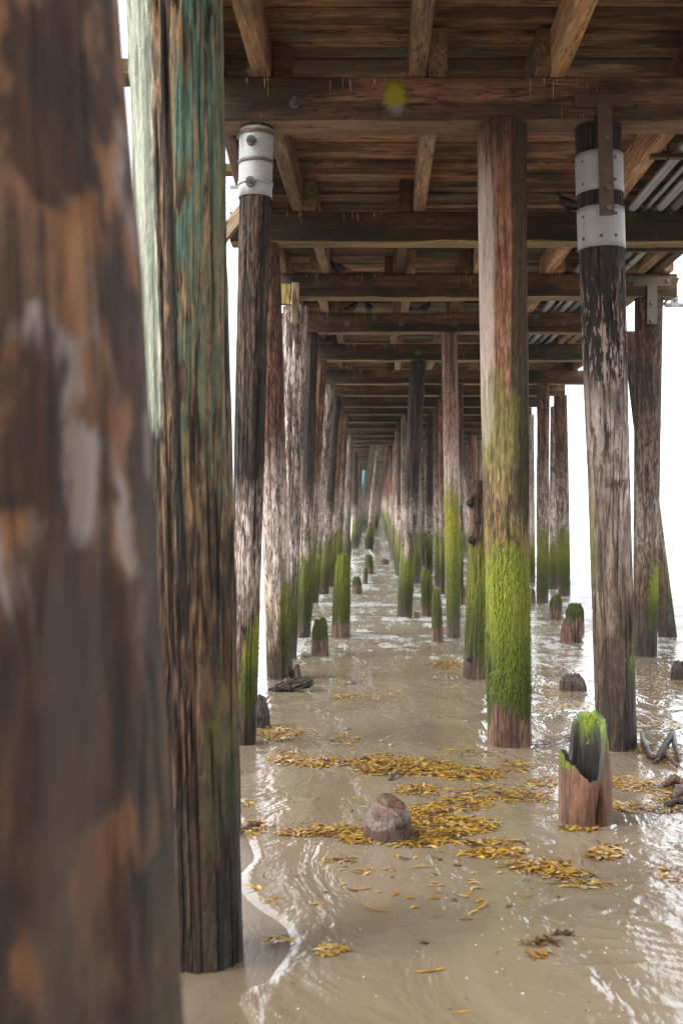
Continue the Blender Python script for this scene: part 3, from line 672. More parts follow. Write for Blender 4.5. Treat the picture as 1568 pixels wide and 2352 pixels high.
def generic(name, top, mid, low, ml, mb=(.12,.14,.024), md=(.046,.056,.012), zb=(2.2,2.9), rr=.0, x=None, amt=1., z0=.25):
    st = [(0,(.05,.036,.027),(.095,.065,.046)),(.3,(.055,.04,.03),(.11,.075,.05)),(.9,low[0],low[1]),(min(1.3,zb[0]-.8),tuple(.55*a+.45*b for a,b in zip(low[0],mid[0])),tuple(.5*a+.5*b for a,b in zip(low[1],mid[1]))),(zb[0]-.55,mid[0],mid[1]),(zb[0],mid[0],mid[1]),(zb[1],top[0],top[1]),(5,top[0],top[1])]
    return pile_mat(name, st, [moss(z0, ml, mb, md, x=x, thr=.47, n=2.2, amt=amt, f1=1.1)], bump=.9, H=6.)
pm['redpale'] = generic('red_to_bleached_pile', ((.10,.05,.035),(.21,.11,.075)), ((.50,.43,.41),(.68,.63,.635)), ((.30,.24,.19),(.46,.40,.36)), 1.05, (.12,.14,.022),(.048,.058,.012), (2.0,2.6), x=(-.02,.05,None,None))
pm['palesplit'] = generic('bleached_split_pile', ((.13,.09,.075),(.62,.58,.59)), ((.26,.20,.175),(.66,.62,.63)), ((.12,.085,.065),(.27,.2,.165)), 1.0, (.08,.095,.022),(.042,.05,.012), (1.8,2.5))
pm['dark'] = generic('black_tarred_pile', (TAR,(.06,.042,.034)), ((.13,.095,.08),(.50,.45,.45)), ((.07,.05,.036),(.15,.105,.075)), 1.3, (.10,.125,.02),(.04,.05,.011), (2.0,2.5))
pm['orange'] = generic('orange_brown_pile', ((.10,.05,.033),(.27,.135,.08)), ((.30,.225,.19),(.58,.51,.49)), ((.10,.07,.045),(.2,.14,.095)), 1.5, (.13,.14,.024),(.042,.052,.014), (2.2,3.0))
pm['pink'] = generic('smooth_pinkish_pile', ((.24,.145,.115),(.32,.215,.18)), ((.34,.25,.22),(.52,.44,.44)), ((.20,.16,.06),(.28,.22,.10)), 2.35, (.19,.205,.024),(.06,.075,.012), (2.6,3.4), z0=.3)
pm['bleach'] = generic('bleached_grey_pile', ((.13,.085,.065),(.42,.36,.34)), ((.42,.36,.34),(.66,.61,.62)), ((.16,.12,.07),(.30,.24,.16)), 1.2, (.115,.13,.024),(.05,.06,.012), (2.4,3.2))
pm['E'] = pile_mat('brown_pile_right', [(0,(.035,.026,.021),(.06,.045,.035)),(.4,(.04,.03,.023),(.075,.054,.042)),(1.0,(.11,.08,.05),(.19,.135,.09)),(1.7,(.13,.10,.085),(.36,.31,.295)),(2.6,(.09,.066,.055),(.27,.215,.195)),(3.4,(.055,.038,.031),(.13,.09,.072)),(4.2,(.04,.028,.023),(.17,.095,.07)),(5.2,(.04,.028,.023),(.20,.10,.07)),(6,(.04,.028,.023),(.1,.06,.05))],
    [moss(.38,1.15,(.16,.195,.022),(.055,.068,.011), x=(-.05,.06,None,None), thr=.47, n=1.8)], H=6.)
pm['rightmix'] = generic('brown_to_grey_pile', ((.055,.036,.028),(.20,.10,.07)), ((.14,.10,.085),(.42,.37,.36)), ((.15,.11,.05),(.24,.18,.10)), 1.6, (.11,.135,.022),(.044,.056,.011), (2.6,3.6))
pm['mussel'] = generic('mussel_crusted_pile', ((.10,.07,.055),(.28,.235,.21)), ((.20,.165,.145),(.38,.34,.33)), ((.06,.05,.02),(.12,.085,.045)), 1.25, (.085,.09,.024),(.045,.04,.02), (2.3,2.9), amt=.55)
pm['stump'] = pile_mat('mossy_stump_wood', [(0,(.11,.066,.046),(.19,.115,.08)),(.35,(.12,.074,.05),(.2,.12,.08)),(5,(.09,.06,.04),(.17,.11,.07))],
    [moss(.25,3.,(.10,.125,.022),(.055,.068,.012), thr=.42, n=1.6, f0=.16, mixz=(.4,1.1))], H=5., warp=(.2,.15), bump=1.1)
pm['stumpbare'] = pile_mat('bare_stump_wood', [(0,(.10,.055,.037),(.18,.10,.068)),(.6,(.13,.078,.055),(.21,.13,.092)),(5,(.13,.08,.05),(.21,.13,.09))], [], H=5., wet=.4, bump=1.3, warp=(.1,.1))
pm['stumpslant'] = pile_mat('worn_stump_wood', [(0,(.045,.028,.021),(.085,.05,.036)),(.12,(.07,.04,.028),(.115,.068,.048)),(.19,(.065,.040,.028),(.105,.07,.05)),(5,(.07,.046,.034),(.115,.08,.06))], [], H=5., wet=.3, bump=.4, warp=(.03,.03), crack=.3, flake=(.36,.64))
pm['stumpdark'] = pile_mat('dark_stump_wood', [(0,(.026,.020,.016),(.05,.035,.026)),(.4,(.04,.028,.021),(.10,.06,.042)),(5,(.05,.034,.025),(.11,.07,.05))], [], H=5., wet=.35, bump=1.1)
pm['horn'] = pile_mat('hollow_stump_wood', [(0,(.085,.046,.030),(.14,.08,.054)),(.15,(.13,.068,.044),(.19,.105,.07)),(.35,(.15,.078,.050),(.21,.115,.076)),(.5,(.12,.07,.043),(.20,.12,.078)),(5,(.11,.07,.043),(.19,.12,.078))],
    [dict(c=(.19,.25,.018), c2=(.11,.16,.014), z=(.38,.50,None,None), x=(.0,.04,None,None), thr=.45, n=1.8, moss=1, warp=0),
     dict(c=(.15,.22,.014), c2=(.09,.13,.012), z=(.28,.32,None,None), x=(None,None,-.10,-.07), thr=.5, n=2, moss=1, warp=0)], H=5., wet=.45, bump=.55, warp=(.05,.05), crack=.3, flake=(.38,.62))

# ------------------------------------------------------------------ piles, front to back
ROOT_ = []
def far_moss(root_obj, P, n, z0, z1, mm, xs=None, seed=1, thr=.42):
    moss_blades(P, n, lambda a, z, p, nn: (nn[:,1] < .3)*((nn[:,0] > xs) if xs is not None else 1)*sstep(z0-.08,z0+.12,z)*(1-sstep(z1-.35,z1+.1,z))*sstep(thr-.06,thr+.1,fbm(p[:,0]*10,p[:,1]*10,p[:,2]*3.5,3,seed)), mm, root_obj, (.015,.036), .0075, seed, .3)
mmA = moss_mat('moss_belt', (.17,.21,.022), (.10,.125,.015), (.042,.056,.011), .25, 1.3)
mmB = moss_mat('moss_belt_tall', (.21,.235,.022), (.15,.17,.017), (.046,.064,.011), .3, 1.7)
mmD = moss_mat('moss_belt_dark', (.105,.13,.022), (.07,.088,.015), (.036,.046,.011), .25, 1.3)
# blurred pile right beside the viewer
d = 1.12; z0 = float(gz(d))
P = pile_grid(.205, .195, DTOP-z0, (-.235, 0), .4, 120, 240, .55, 31, None, .5)
P[..., 0] += np.interp(P[..., 2], [.6,.9,1.3,1.5,1.72,1.88,1.98,4], [.0,-.002,.0,.0,.001,-.004,-.006,-.006])
V, Fc = grid_mesh(P)
o = mk('timber_pile', V, Fc, pm['fg'], None, True, None, (X_at(0, d)-.0, d, z0)); FG = o
o.location.x = -.333
tag(o, 'huge blurred weathered pile filling the left of the view', 'pile', GROUP_PILES)
# turquoise pile
make_pile('tall split pile with turquoise and pale green stain, beside the blurred one', (464, 2232), (384, 0), 186, 228, pm['A'], nu=150, nv=320, rough=1.0, seed=12, groove=1.1)
# sleeved pile on the left
root, P, sh = make_pile('dark grooved pile with a white metal sleeve at its top', (557, 1716), (590, 0), 62, 74, pm['B'], nu=110, nv=240, rough=.8, seed=4, asthing=True, dt=7.05)
def ring_on(P, z_lo, z_hi, extra, mat, name, parent, nz=8, th=.003, zf=None):
    """a sheet metal sleeve wrapped round a pile at the given local heights"""
    nv, nu, _ = P.shape; zz = P[:, 0, 2]; rows = []
    for z in np.linspace(z_lo, z_hi, nz):
        i = int(np.clip(np.searchsorted(zz, z), 1, nv-1)); t = (z-zz[i-1])/(zz[i]-zz[i-1])
        c_ = P[i-1].mean(0)*(1-t)+P[i].mean(0)*t; r = np.percentile(np.hypot(P[i,:,0]-P[i].mean(0)[0], P[i,:,1]-P[i].mean(0)[1]), 92)+extra
        rows.append((c_, r, z))
    n = 48; V = []; b = MB()
    for c_, r, z in rows: V += [(c_[0]+r*math.cos(2*math.pi*k/n), c_[1]+r*math.sin(2*math.pi*k/n), z + .0015*math.sin(5*k+z*40)) for k in range(n)]
    for c_, r, z in reversed(rows): V += [(c_[0]+(r-th)*math.cos(2*math.pi*k/n), c_[1]+(r-th)*math.sin(2*math.pi*k/n), z) for k in range(n)]
    m_ = len(rows)*2
    b.add(V, [(i*n+k, i*n+(k+1)%n, ((i+1)%m_)*n+(k+1)%n, ((i+1)%m_)*n+k) for i in range(m_) for k in range(n)])
    return b.build(name, mat, parent, True), rows
zb = root.location.z; yf = 7.05-.115
sl, rows = ring_on(P, Z_at(443, yf)-zb, Z_at(287, yf)-zb, .004, M['white_steel'], 'sleeve', root)
for py in (298, 362, 411):
    s_, _ = ring_on(P, Z_at(py+4, yf)-zb, Z_at(py-4, yf)-zb, .010, M['strap_grey'] if py != 411 else M['pipe'], 'strap', sl, 3)
b = MB(); z = Z_at(294, yf)-zb; b.box(P[-1,:,0].min()-.03, P[-1,:,0].min()+.05, -.13, -.115, z-.012, z+.012); b.build('strap_tail', M['white_steel'], sl); b = MB()
z = Z_at(409, yf)-zb; b.box(P[-20,:,0].min()-.075, P[-20,:,0].min()+.03, -.10, -.085, z-.012, z+.014); b.build('strap_tail', M['white_steel'], sl)
for px, py in ((577, 323), (575, 417)):
    x = X_at(px, yf)-root.location.x; z = Z_at(py, yf)-zb; b = MB()
    yy = -.116+P[-1,:,1].mean()
    b.tube([(x,yy+.02,z),(x,yy-.014,z)], .034, 18); b.tube([(x,yy-.01,z),(x+.004,yy-.03,z-.004)], .016, 6); b.box(x-.03,x+.03,yy-.019,yy-.013,z-.006,z+.006)
    b.build('bolt', M['bolt'], sl)
moss_blades(P, 2600, lambda a, z, p, n: (n[:,1] < .5)*(n[:,0] > -.35)*sstep(.28,.40,z)*(1-sstep(.70,.95,z))*sstep(.42,.58,fbm(p[:,0]*14+3,p[:,1]*14,p[:,2]*6,3,4)), moss_mat('moss_left', (.16,.205,.022), (.11,.14,.015), (.048,.064,.011), .3, .9), root, (.014,.034), .006, 3, .3)
# main mossy pile
root, P, sh = make_pile('big red brown pile with a thick belt of bright green moss, centre right', (1170, 1722), (1150, 0), 96, 112, pm['C'], nu=120, nv=260, rough=1.0, seed=9, asthing=True, dt=7.05, groove=.45)
moss_blades(P, 16000, lambda a, z, p, n: (n[:,1] < .35)*sstep(.24,.42,z+.25*(vn(p[:,0]*16,p[:,1]*16,0,3)-.5))*(1-sstep(.95,1.42,z+.5*(vn(p[:,0]*12,p[:,1]*12,p[:,2]*2,6)-.5)))*sstep(.36,.54,fbm(p[:,0]*11,p[:,1]*11,p[:,2]*3,4,5)), moss_mat('moss_bright', (.235,.28,.022), (.125,.16,.015), (.042,.058,.010), .15, 1.4), root, (.024,.055), .0046, 5, .35)
# broken knotted pile behind it
root, P, sh = make_pile('broken knotty pile with moss, just left of the big mossy pile', (1091, 1562), (1105, 1104), 54, 46, pm['P6'], ztop=None, nu=80, nv=150, rough=1.3, seed=14, topf=jag(3, .05), asthing=True)
moss_blades(P, 7000, lambda a, z, p, n: (n[:,1] < .35)*sstep(.28,.5,z)*(1-sstep(.9,1.5,z))*(n[:,0]<.75)*sstep(.34,.52,fbm(p[:,0]*10,p[:,1]*10,p[:,2]*3,3,15)), moss_mat('moss_olive', (.15,.17,.024), (.095,.12,.015), (.042,.056,.011), .25, 1.5), root, (.014,.032), .006, 6, .3)
for px, py in ((1087,1140),(1079,1155),(1098,1197),(1083,1240),(1078,1512)):
    b = MB(); dd = root.location.y-.09; x = X_at(px, dd)-root.location.x; z = Z_at(py, dd)-root.location.z
    b.tube([(x*.4,.0,z-.01),(x,-.06,z),(x*1.15,-.115,z+.004),(x*1.18,-.125,z+.004)], [.05,.045,.032,.015], 10); b.build('branch_knot', pm['stumpdark'], root, True)
# banded pile on the right
root, P, sh = make_pile('black flaking pile with two grey sleeves and a long rusty strap', (1415, 1730), (1372, 0), 88, 104, pm['D'], nu=120, nv=260, rough=.8, seed=21, asthing=True, dt=7.05)
zb = root.location.z; yf = 7.05-.16
s1_, _ = ring_on(P, Z_at(433, yf)-zb, Z_at(341, yf)-zb, .005, M['grey_sleeve'], 'sleeve', root)
s2_, _ = ring_on(P, Z_at(563, yf)-zb, Z_at(468, yf)-zb, .005, M['grey_sleeve'], 'sleeve', root)
for s_, pts in ((s1_, [(1344,363),(1345,415),(1412,360),(1412,411)]), (s2_, [(1346,490),(1346,542),(1414,488),(1414,539),(1380,540)])):
    for px, py in pts:
        x = X_at(px, yf)-root.location.x; z = Z_at(py, yf)-zb
        cx_ = float(np.interp(z, P[:,0,2], P.mean(1)[:,0])); r = .158; dx = np.clip(x-cx_, -.14, .14); y = -math.sqrt(max(r*r-dx*dx, 1e-4)) + float(np.interp(z, P[:,0,2], P.mean(1)[:,1]))
        b = MB(); b.tube([(x, y+.01, z), (x, y-.012, z)], .011, 8); b.build('nail_head', M['strap'], s_)
st_ = empty('t_strap', (X_at(1388, 6.88), 6.885, Z_at(230, 6.88)), 'rusty steel T shaped strap joining the nearest beam to the black sleeved pile', 'strap', 'steel straps at the pile heads')
fr = 6.885
b = MB(); b.box(-.205,.20,-.002,.008,-.045,.045,0,.002); b.build('cross_plate', M['strap'], st_)
b = MB(); h = Z_at(495,fr)-st_.location.z
b.add([(-.058,-.014,.04),(.045,-.014,.04),(.045,-.003,.04),(-.058,-.003,.04),(-.050,-.022,-.25),(.050,-.022,-.25),(.050,-.012,-.25),(-.050,-.012,-.25),(-.040,-.022,h),(.062,-.022,h),(.062,-.012,h),(-.040,-.012,h)],
      [(0,4,5,1),(4,8,9,5),(3,2,6,7),(7,6,10,11),(0,3,7,4),(4,7,11,8),(1,5,6,2),(5,9,10,6),(8,11,10,9),(0,1,2,3)]); b.build('hanging_bar', M['strap'], st_)
for py in (320, 434, 480): bolt(st_, X_at(1388+(py-230)*.03, fr)-st_.location.x, -.02, Z_at(py, fr)-st_.location.z, .021, .012)
moss_blades(P, 900, lambda a, z, p, n: (n[:,1] < .4)*(n[:,0] > .15)*sstep(.33,.45,z)*(1-sstep(.62,.85,z))*sstep(.5,.62,fbm(p[:,0]*14,p[:,1]*14,p[:,2]*5,3,25)), moss_mat('moss_right', (.16,.25,.02), (.10,.17,.014), (.05,.09,.012), .3, .9), root, (.02,.045), .009, 8)
# second bent and beyond
make_pile('leaning red brown pile, pale grey lower down, right behind the sleeved pile', (643, 1562), (614, 0), 59, 56, pm['redpale'], nu=80, nv=150, seed=33, dt=CAPS[2], hair=(2400,.35,1.15,mmA,.1))
make_pile('bleached split pile, third back in the left row', (655, 1514), (679, 695), 50, 58, pm['palesplit'], ztop=4.30, nu=72, nv=140, rough=1.2, seed=40, dt=CAPS[3], topf=jag(5, .04), hair=(1500,.3,1.1,mmD))
make_pile('slim black pile between the bleached split pile and the orange one', (694, 1467), (714, 0), 38, 32, pm['dark'], nu=48, nv=100, seed=41, dt=CAPS[4], hair=(1500,.35,1.4,mmD))
make_pile('orange brown pile behind the slim black one in the left row', (700, 1421), (737, 0), 34, 28, pm['orange'], nu=48, nv=100, seed=42, dt=CAPS[5], hair=(1200,.35,1.5,mmD))
make_pile('pale brown pile, sixth back in the left row', (716, 1387), (757, 0), 30, 23, pm['bleach'], nu=40, nv=90, seed=43, dt=CAPS[6], hair=(1200,.3,1.4,mmA))
make_pile('black topped pile, seventh back in the left row', (741, 1367), (774, 0), 26, 18, pm['dark'], nu=40, nv=90, seed=44, dt=CAPS[7], hair=(1000,.3,1.4,mmD))
make_pile('orange streaked pile, eighth back in the left row', (757, 1351), (782, 0), 22, 16, pm['orange'], nu=36, nv=80, seed=45, dt=CAPS[8])
make_pile('grey brown pile, ninth back in the left row', (770, 1337), (792, 0), 24, 16, pm['rightmix'], nu=36, nv=80, seed=46, dt=CAPS[9])
make_pile('moss lumped dark pile, last of the near left row', (793, 1297), (803, 0), 20, 16, pm['mussel'], nu=36, nv=80, seed=47, dt=CAPS[12], swell=.05)
# leaning piles with mussel crusts
for n_, (bp, tp, wb_, wt_, lab) in enumerate([((829,1214),(857,1022),11,13,'leftmost of three leaning pale piles with crusted feet'), ((846,1262),(872,1019),14,18,'stoutest of three leaning pale piles, dark at its top'), ((862,1212),(888,1032),10,10,'rightmost and thinnest of three leaning pale piles')]):
    make_pile(lab, bp, tp, wb_, wt_, pm['bleach'], dt=CAPS[14]+n_*.2, nu=40, nv=90, seed=60+n_, swell=.06, group='leaning piles far under the pier')
o = MB(); d = 84.; o.tube([(X_at(817, d), d, SEA-.5), (X_at(839, d), d, Z_at(1078, d))], .20, 12)
tag(o.build('steel_pile', M['green_steel'], None, True), 'leaning green painted steel pile far left', 'pile')
# middle row
o, P, _ = make_pile('leaning dark pile with bleached left side and mossy foot, middle row', (928, 1424), (960, 0), 34, 35, pm['dark'], nu=56, nv=120, seed=70, dt=CAPS[5], hair=(2400,.35,1.25,mmA))
o, P, _ = make_pile('smooth straight pinkish pile with a tall yellow green moss belt', (1041, 1467), (1031, 0), 31, 37, pm['pink'], nu=64, nv=130, rough=.5, seed=71, dt=CAPS[4], groove=.2, asthing=True)
far_moss(o, P, 3000, .35, 1.7, mmB, None, 72, .38)
make_pile('thin grey pile close left of the pinkish one', (1005, 1349), (1004, 0), 17, 16, pm['rightmix'], nu=32, nv=70, seed=73, dt=CAPS[8])
make_pile('narrow brown pile touching the left of the pinkish one', (1015, 1364), (1013, 0), 12, 14, pm['orange'], nu=32, nv=70, seed=74, dt=CAPS[7])
make_pile('dark pile with a moss clad foot right of the leaning middle pile', (984, 1318), (987, 0), 20, 15, pm['dark'], nu=36, nv=80, seed=75, dt=CAPS[9], hair=(1000,.3,1.5,mmA))
make_pile('black brown crusted pile touching the leaning middle pile', (969, 1302), (972, 0), 15, 12, pm['mussel'], nu=36, nv=70, seed=76, dt=CAPS[11], swell=.05)
make_pile('thin pile right behind the pinkish one, with a mossy foot', (1058, 1393), (1057, 0), 11, 11, pm['rightmix'], nu=32, nv=70, seed=77, dt=CAPS[6])
make_pile('red brown headed pile behind the broken knotty pile', (1088, 1290), (1083, 0), 20, 22, pm['orange'], nu=36, nv=80, seed=78, d=39.5, dt=CAPS[12])
make_pile('pale thin pile leaning left behind the broken knotty pile', (1083, 1300), (1048, 1010), 13, 14, pm['bleach'], nu=32, nv=70, seed=79, d=36, dt=CAPS[11])
# right row
root, P, sh = make_pile('brown pile with a grey bolted T plate at its head, moss on its right side', (1480, 1510), (1489, 0), 53, 62, pm['E'], nu=80, nv=150, seed=80, dt=CAPS[3], rough=.7, asthing=True)
far_moss(root, P, 2600, .42, 1.05, mmA, -.15, 81, .46)
st2 = empty('t_strap', (X_at(1496, 12.84), 12.842, Z_at(646, 12.84)), 'grey brown steel T plate with four bolts on the head of the far right pile', 'strap', 'steel straps at the pile heads')
b = MB(); b.box(-.245,.25,-.004,.008,-.062,.062,0,.002); b.build('cross_plate', M['strap_grey'], st2)
b = MB(); h = Z_at(745,12.84)-st2.location.z; b.box(-.065,.062,-.022,-.006,h,-.05,0,.002); b.build('hanging_bar', M['strap_grey'], st2)
for px, py in ((1461,648),(1531,645),(1495,697),(1494,737)): bolt(st2, X_at(px,12.84)-st2.location.x, -.004 if py<660 else -.022, Z_at(py,12.84)-st2.location.z, .026, .02)
root, P, sh = make_pile('slanting pile behind the far right pile, mossy at its foot', (1532, 1464), (1446, 770), 41, 34, pm['E'], ztop=CZ0+.02, nu=56, nv=120, seed=82, dt=CAPS[4], asthing=True)
far_moss(root, P, 1800, .45, 1.35, mmA, None, 83, .42)
make_pile('straight brown pile left of the overlapping pair on the right', (1245, 1389), (1247, 0), 27, 30, pm['rightmix'], nu=44, nv=100, seed=84, dt=CAPS[6], hair=(1300,.3,1.6,mmD))
make_pile('dark and white streaked pile, right of the overlapping pair', (1295, 1369), (1286, 0), 29, 31, pm['rightmix'], nu=44, nv=100, seed=85, dt=CAPS[7], hair=(1300,.3,1.6,mmA))
make_pile('slim bleached pile, left of the overlapping pair', (1270, 1353), (1273, 0), 21, 20, pm['bleach'], nu=36, nv=80, seed=86, dt=CAPS[8])
make_pile('narrow pale pile peeping out right of the big mossy pile', (1221, 1340), (1219, 0), 16, 13, pm['bleach'], nu=36, nv=80, seed=87, dt=CAPS[9])
# the far part of the pier
mats = ['mussel','rightmix','dark','mussel','orange']
n_ = 0
for i in range(9, len(CAPS)):
    d = CAPS[i]
    for q, s in ((-1.3, 0), (.74, 1), (1.2, 2), (4.3, 3)) + (((-.6, 0), (.05, 0)) if d > 150 else ()):
        if q == -1.3 and (i < 16 or i % 2): continue
        if q == 4.3 and (i < 13): continue
        if q == .62 and i < 12: continue
        if q in (1.2, 4.3) and (i % 2 and i > 24 or d > 160): continue
        px = HX + (q2x(q, d)+random.uniform(-.12,.12))*F/d
        wv_ = .30*F/d*random.uniform(.85, 1.15)
        make_pile('distant pile with a dark crusted foot, in the crowd down the pier', (px, 0), (px+random.uniform(-.1,.1)*F/d, 0), wv_, wv_, pm[mats[n_ % 5]], d=d, nu=16, nv=36, seed=200+n_, swell=.05, group='distant piles down the pier', sink=.8)
        n_ += 1

# ------------------------------------------------------------------ stumps
GS = 'stumps of old piles standing in the wash'
def stump(lab, base, top, wb_, wt_, mat, ja=.05, jk=3., seed=1, tilt=None, mossn=0, mm=None, rough=1.2, nu=56, nv=60, swell=0., powz=1.):
    tf = (lambda th: jag(seed, ja, jk)(th) + (tilt[0]*np.cos(th)+tilt[1]*np.sin(th) if tilt else 0))
    r, P, sh = make_pile(lab, base, top, wb_, wt_, mat, ztop=None, nu=nu, nv=nv, rough=rough, seed=seed, topf=tf, group=GS, name='pile_stump', cat='stump', asthing=mossn > 0, dome=.3, sink=.25, swell=swell, powz=powz)
    if mossn:
        moss_blades(P, mossn, lambda a, z, p, n: (n[:,1] < .4)*sstep(.22,.42,z)*sstep(.28,.42,fbm(p[:,0]*11,p[:,1]*11,p[:,2]*5,3,seed)), mm or mmD, r, (.014,.034), .007, seed, .35)
        nv_, nu_, _ = P.shape
    return r
stump('tall round topped mossy stump standing alone left of the middle', (782, 1466), (787, 1274), 42, 36, pm['stump'], .03, 2., 301, None, 2600, mmA)
stump('short reddish stump with a notched mossy head', (735, 1509), (734, 1424), 40, 34, pm['stump'], .07, 2.2, 302, (.02,-.02), 700, mmD)
stump('stocky mossy stump among the three in mid channel, nearest', (819, 1364), (819, 1326), 24, 20, pm['stump'], .07, 2.6, 303)
stump('narrow mossy stump in mid channel, middle of three', (838, 1342), (840, 1305), 12, 10, pm['stump'], .06, 2.6, 304)
stump('split green and orange stump in mid channel, farthest of three', (848, 1321), (846, 1275), 21, 17, pm['stump'], .10, 2.6, 305)
stump('low dark broken stump just above the water in mid channel', (884, 1298), (884, 1285), 19, 15, pm['stumpdark'], .10, 3., 306)
stump('tiny dark stump left of the leaning middle pile', (912, 1299), (911, 1287), 8, 5, pm['stumpdark'], .06, 3., 307)
stump('jagged mossy stump right of the leaning middle pile', (981, 1419), (979, 1310), 27, 27, pm['stump'], .09, 3., 308, None, 900, mmD)
stump('small brown stump remnant at the foot of the leaning middle pile', (957, 1424), (957, 1407), 16, 12, pm['stumpbare'], .04, 4., 309)
stump('slender mossy topped stump left of the pinkish pile', (1004, 1478), (1001, 1354), 27, 19, pm['stump'], .05, 2.5, 310, None, 700, mmD)
stump('small dark mossy stump just right of the pinkish pile', (1061, 1393), (1061, 1348), 15, 14, pm['stump'], .03, 2.5, 311)
stump('rounded mossy stump touching the right of the big mossy pile', (1221, 1391), (1221, 1353), 16, 14, pm['stump'], .03, 2.5, 312)
stump('squat moss capped stump right of the middle, beyond the split one', (1275, 1426), (1275, 1368), 31, 27, pm['stump'], .05, 2.5, 313, (.03,0), 700, mmD)
stump('moss green stump behind a split brown stump on the right', (1320, 1455), (1319, 1388), 40, 40, pm['stump'], .03, 2.2, 314, None, 900, mmD)
stump('left half of a split grey brown stump on the right', (1302, 1477), (1300, 1427), 34, 20, pm['stumpbare'], .05, 3., 315, (-.03,.02))
stump('right half of a split grey brown stump on the right', (1326, 1476), (1327, 1424), 18, 13, pm['stumpbare'], .04, 3., 316)
stump('low rough brown stump wrapped in kelp strands on the right', (1316, 1590), (1314, 1550), 58, 50, pm['stumpdark'], .05, 3.5, 317, None, rough=2.)
stump('black square stump cut off by the right edge of the view', (1560, 1565), (1562, 1520), 42, 40, pm['stumpdark'], .03, 3., 318)
stump('dark round shouldered stump beside the sleeved pile', (600, 1675), (601, 1612), 40, 33, pm['stumpdark'], .02, 1.4, 319, (-.02,.05))
stump('thin pale post stub beside the root clump on the left', (681, 1561), (682, 1528), 20, 15, pm['stumpbare'], .02, 2., 320)
# root clump
d = dep(1592)+.1; e = empty('root_clump', (X_at(668, d), d, float(gz(d))), 'dark tangled root clump at the foot of a pale leaning pile', 'root clump')
b = MB(); g = np.random.default_rng(5)
for k in range(70):
    a0 = g.uniform(-.13,.13); t_ = g.uniform(-.06,.06)
    b.tube([(a0-.10,t_,.01+g.uniform(0,.03)),(a0-.02,t_-.03,.03+g.uniform(0,.05)),(a0+.06,t_-.02,.05+g.uniform(0,.07)),(a0+.11,t_+g.uniform(-.03,.03),.06+g.uniform(0,.09))], [.006,.011,.011,.004], 6)
b.build('roots', pm['stumpdark'], e, True)
b = MB(); b.tube([(-.05,0,-.05),(-.045,.0,.10),(-.05,.0,.135)], [.035,.03,.012], 10); b.build('root_stub', pm['stumpbare'], e, True)

# foreground slanted stump
d = dep(1940)+.11; x = X_at(892, d); z0 = float(gz(d))
def slant_top(th):
    dg = np.degrees((th+np.pi) % (2*np.pi)-np.pi)
    return np.interp(dg, [-180,-135,-90,-45,0,45,80,110,140,180], [.118,.092,.104,.134,.152,.168,.190,.196,.168,.118])-.15 + .010*(fbm(np.cos(th)*3,np.sin(th)*3,0,3,4)-.5)
P = pile_grid(.118, .108, .15, (.0,.012), .2, 110, 90, .4, 77, slant_top, .15)
up = np.linspace(0, 1, 90)[:, None]; kk = 1-.22*sstep(.86, 1., up)**2                 # worn round at the rim
P[..., 0] *= kk; P[..., 1] *= kk
V, Fc = grid_mesh(P)
e = empty('pile_stump', (x, d, z0), 'low brown stump with a slanted worn top and a knot, in the foreground kelp', 'stump', GS)
mk('shaft', V, Fc, pm['stumpslant'], e)
b = MB(); b.tube([(.045,-.07,.098),(.056,-.099,.100),(.058,-.107,.100)], [.032,.026,.012], 16); b.build('branch_knot', pm['stumpdark'], e, True)

# foreground hollow stump with a mossy horn
d = dep(1906)+.135; x = X_at(1342, d); z0 = float(gz(d))
e = empty('pile_stump', (x, d, z0), 'hollow orange brown stump with a tall bright green mossy horn, right foreground', 'stump', GS)
nu = 150; th = np.linspace(0, 2*np.pi, nu, endpoint=False)
def wrap(a): return (a+np.pi) % (2*np.pi) - np.pi
# theta 0 = right, -90deg = towards the viewer
ad = np.degrees(wrap(th))
Ht = np.interp(ad, [-180,-160,-140,-125,-112,-100,-85,-72,-64,-57,-48,-35,-10,20,50,75,92,105,118,135,155,180], [.38,.365,.33,.32,.285,.255,.245,.25,.275,.36,.455,.505,.535,.555,.56,.545,.50,.40,.29,.27,.33,.38])
Ht = Ht + .040*(fbm(np.cos(th)*6,np.sin(th)*6,0,4,9)-.5)
r0 = .137*(1+.05*(fbm(np.cos(th)*1.5,np.sin(th)*1.5,0,3,2)-.5))
slot = np.exp(-(((ad+68)/9.)**2))
rows = []
zs = np.linspace(0, 1, 60)
for t in zs:
    z = -.2 + (Ht+.2)*t
    c_, s_ = np.cos(th), np.sin(th)
    up = np.clip(z/.55, 0, 1)
    r = r0*(1-.05*up) + .006*(fbm(c_*5,s_*5,z*2.,4,12)-.5) - .0015*(1-sstep(0,.06,np.abs(vn(c_*8,s_*8,z*.5,13)-.5)))
    r = r - .07*slot*(1-sstep(.10,.20,z+.05*np.sin(ad*.3)))*sstep(-.1,-.02,z)
    lean = .035*np.clip(z-.28,0,1)/.3                       # the horn leans inwards to the left
    rows.append(np.stack([r*c_-lean*sstep(-60,-20,ad)*(1-sstep(100,130,ad)), r*s_, z], -1))
inn = []
for t in np.linspace(1, 0, 26):
    zf_ = .12; z = zf_ + (Ht-zf_)*t
    wall = .030 + .012*(1-t) + .008*(fbm(np.cos(th)*4,np.sin(th)*4,z*5,3,19)-.5)
    k = np.minimum(len(rows)-1, ((z+.2)/(Ht+.2)*(len(rows)-1)).astype(int))
    base_ = np.array([rows[kk][ii] for ii, kk in enumerate(k)])
    rr = np.hypot(base_[:,0], base_[:,1]); f = np.maximum(rr-wall, .02)/rr
    inn.append(np.stack([base_[:,0]*f, base_[:,1]*f, z-(.004 if t > .99 else 0)], -1))
P = np.array(rows); PI_ = np.array(inn)
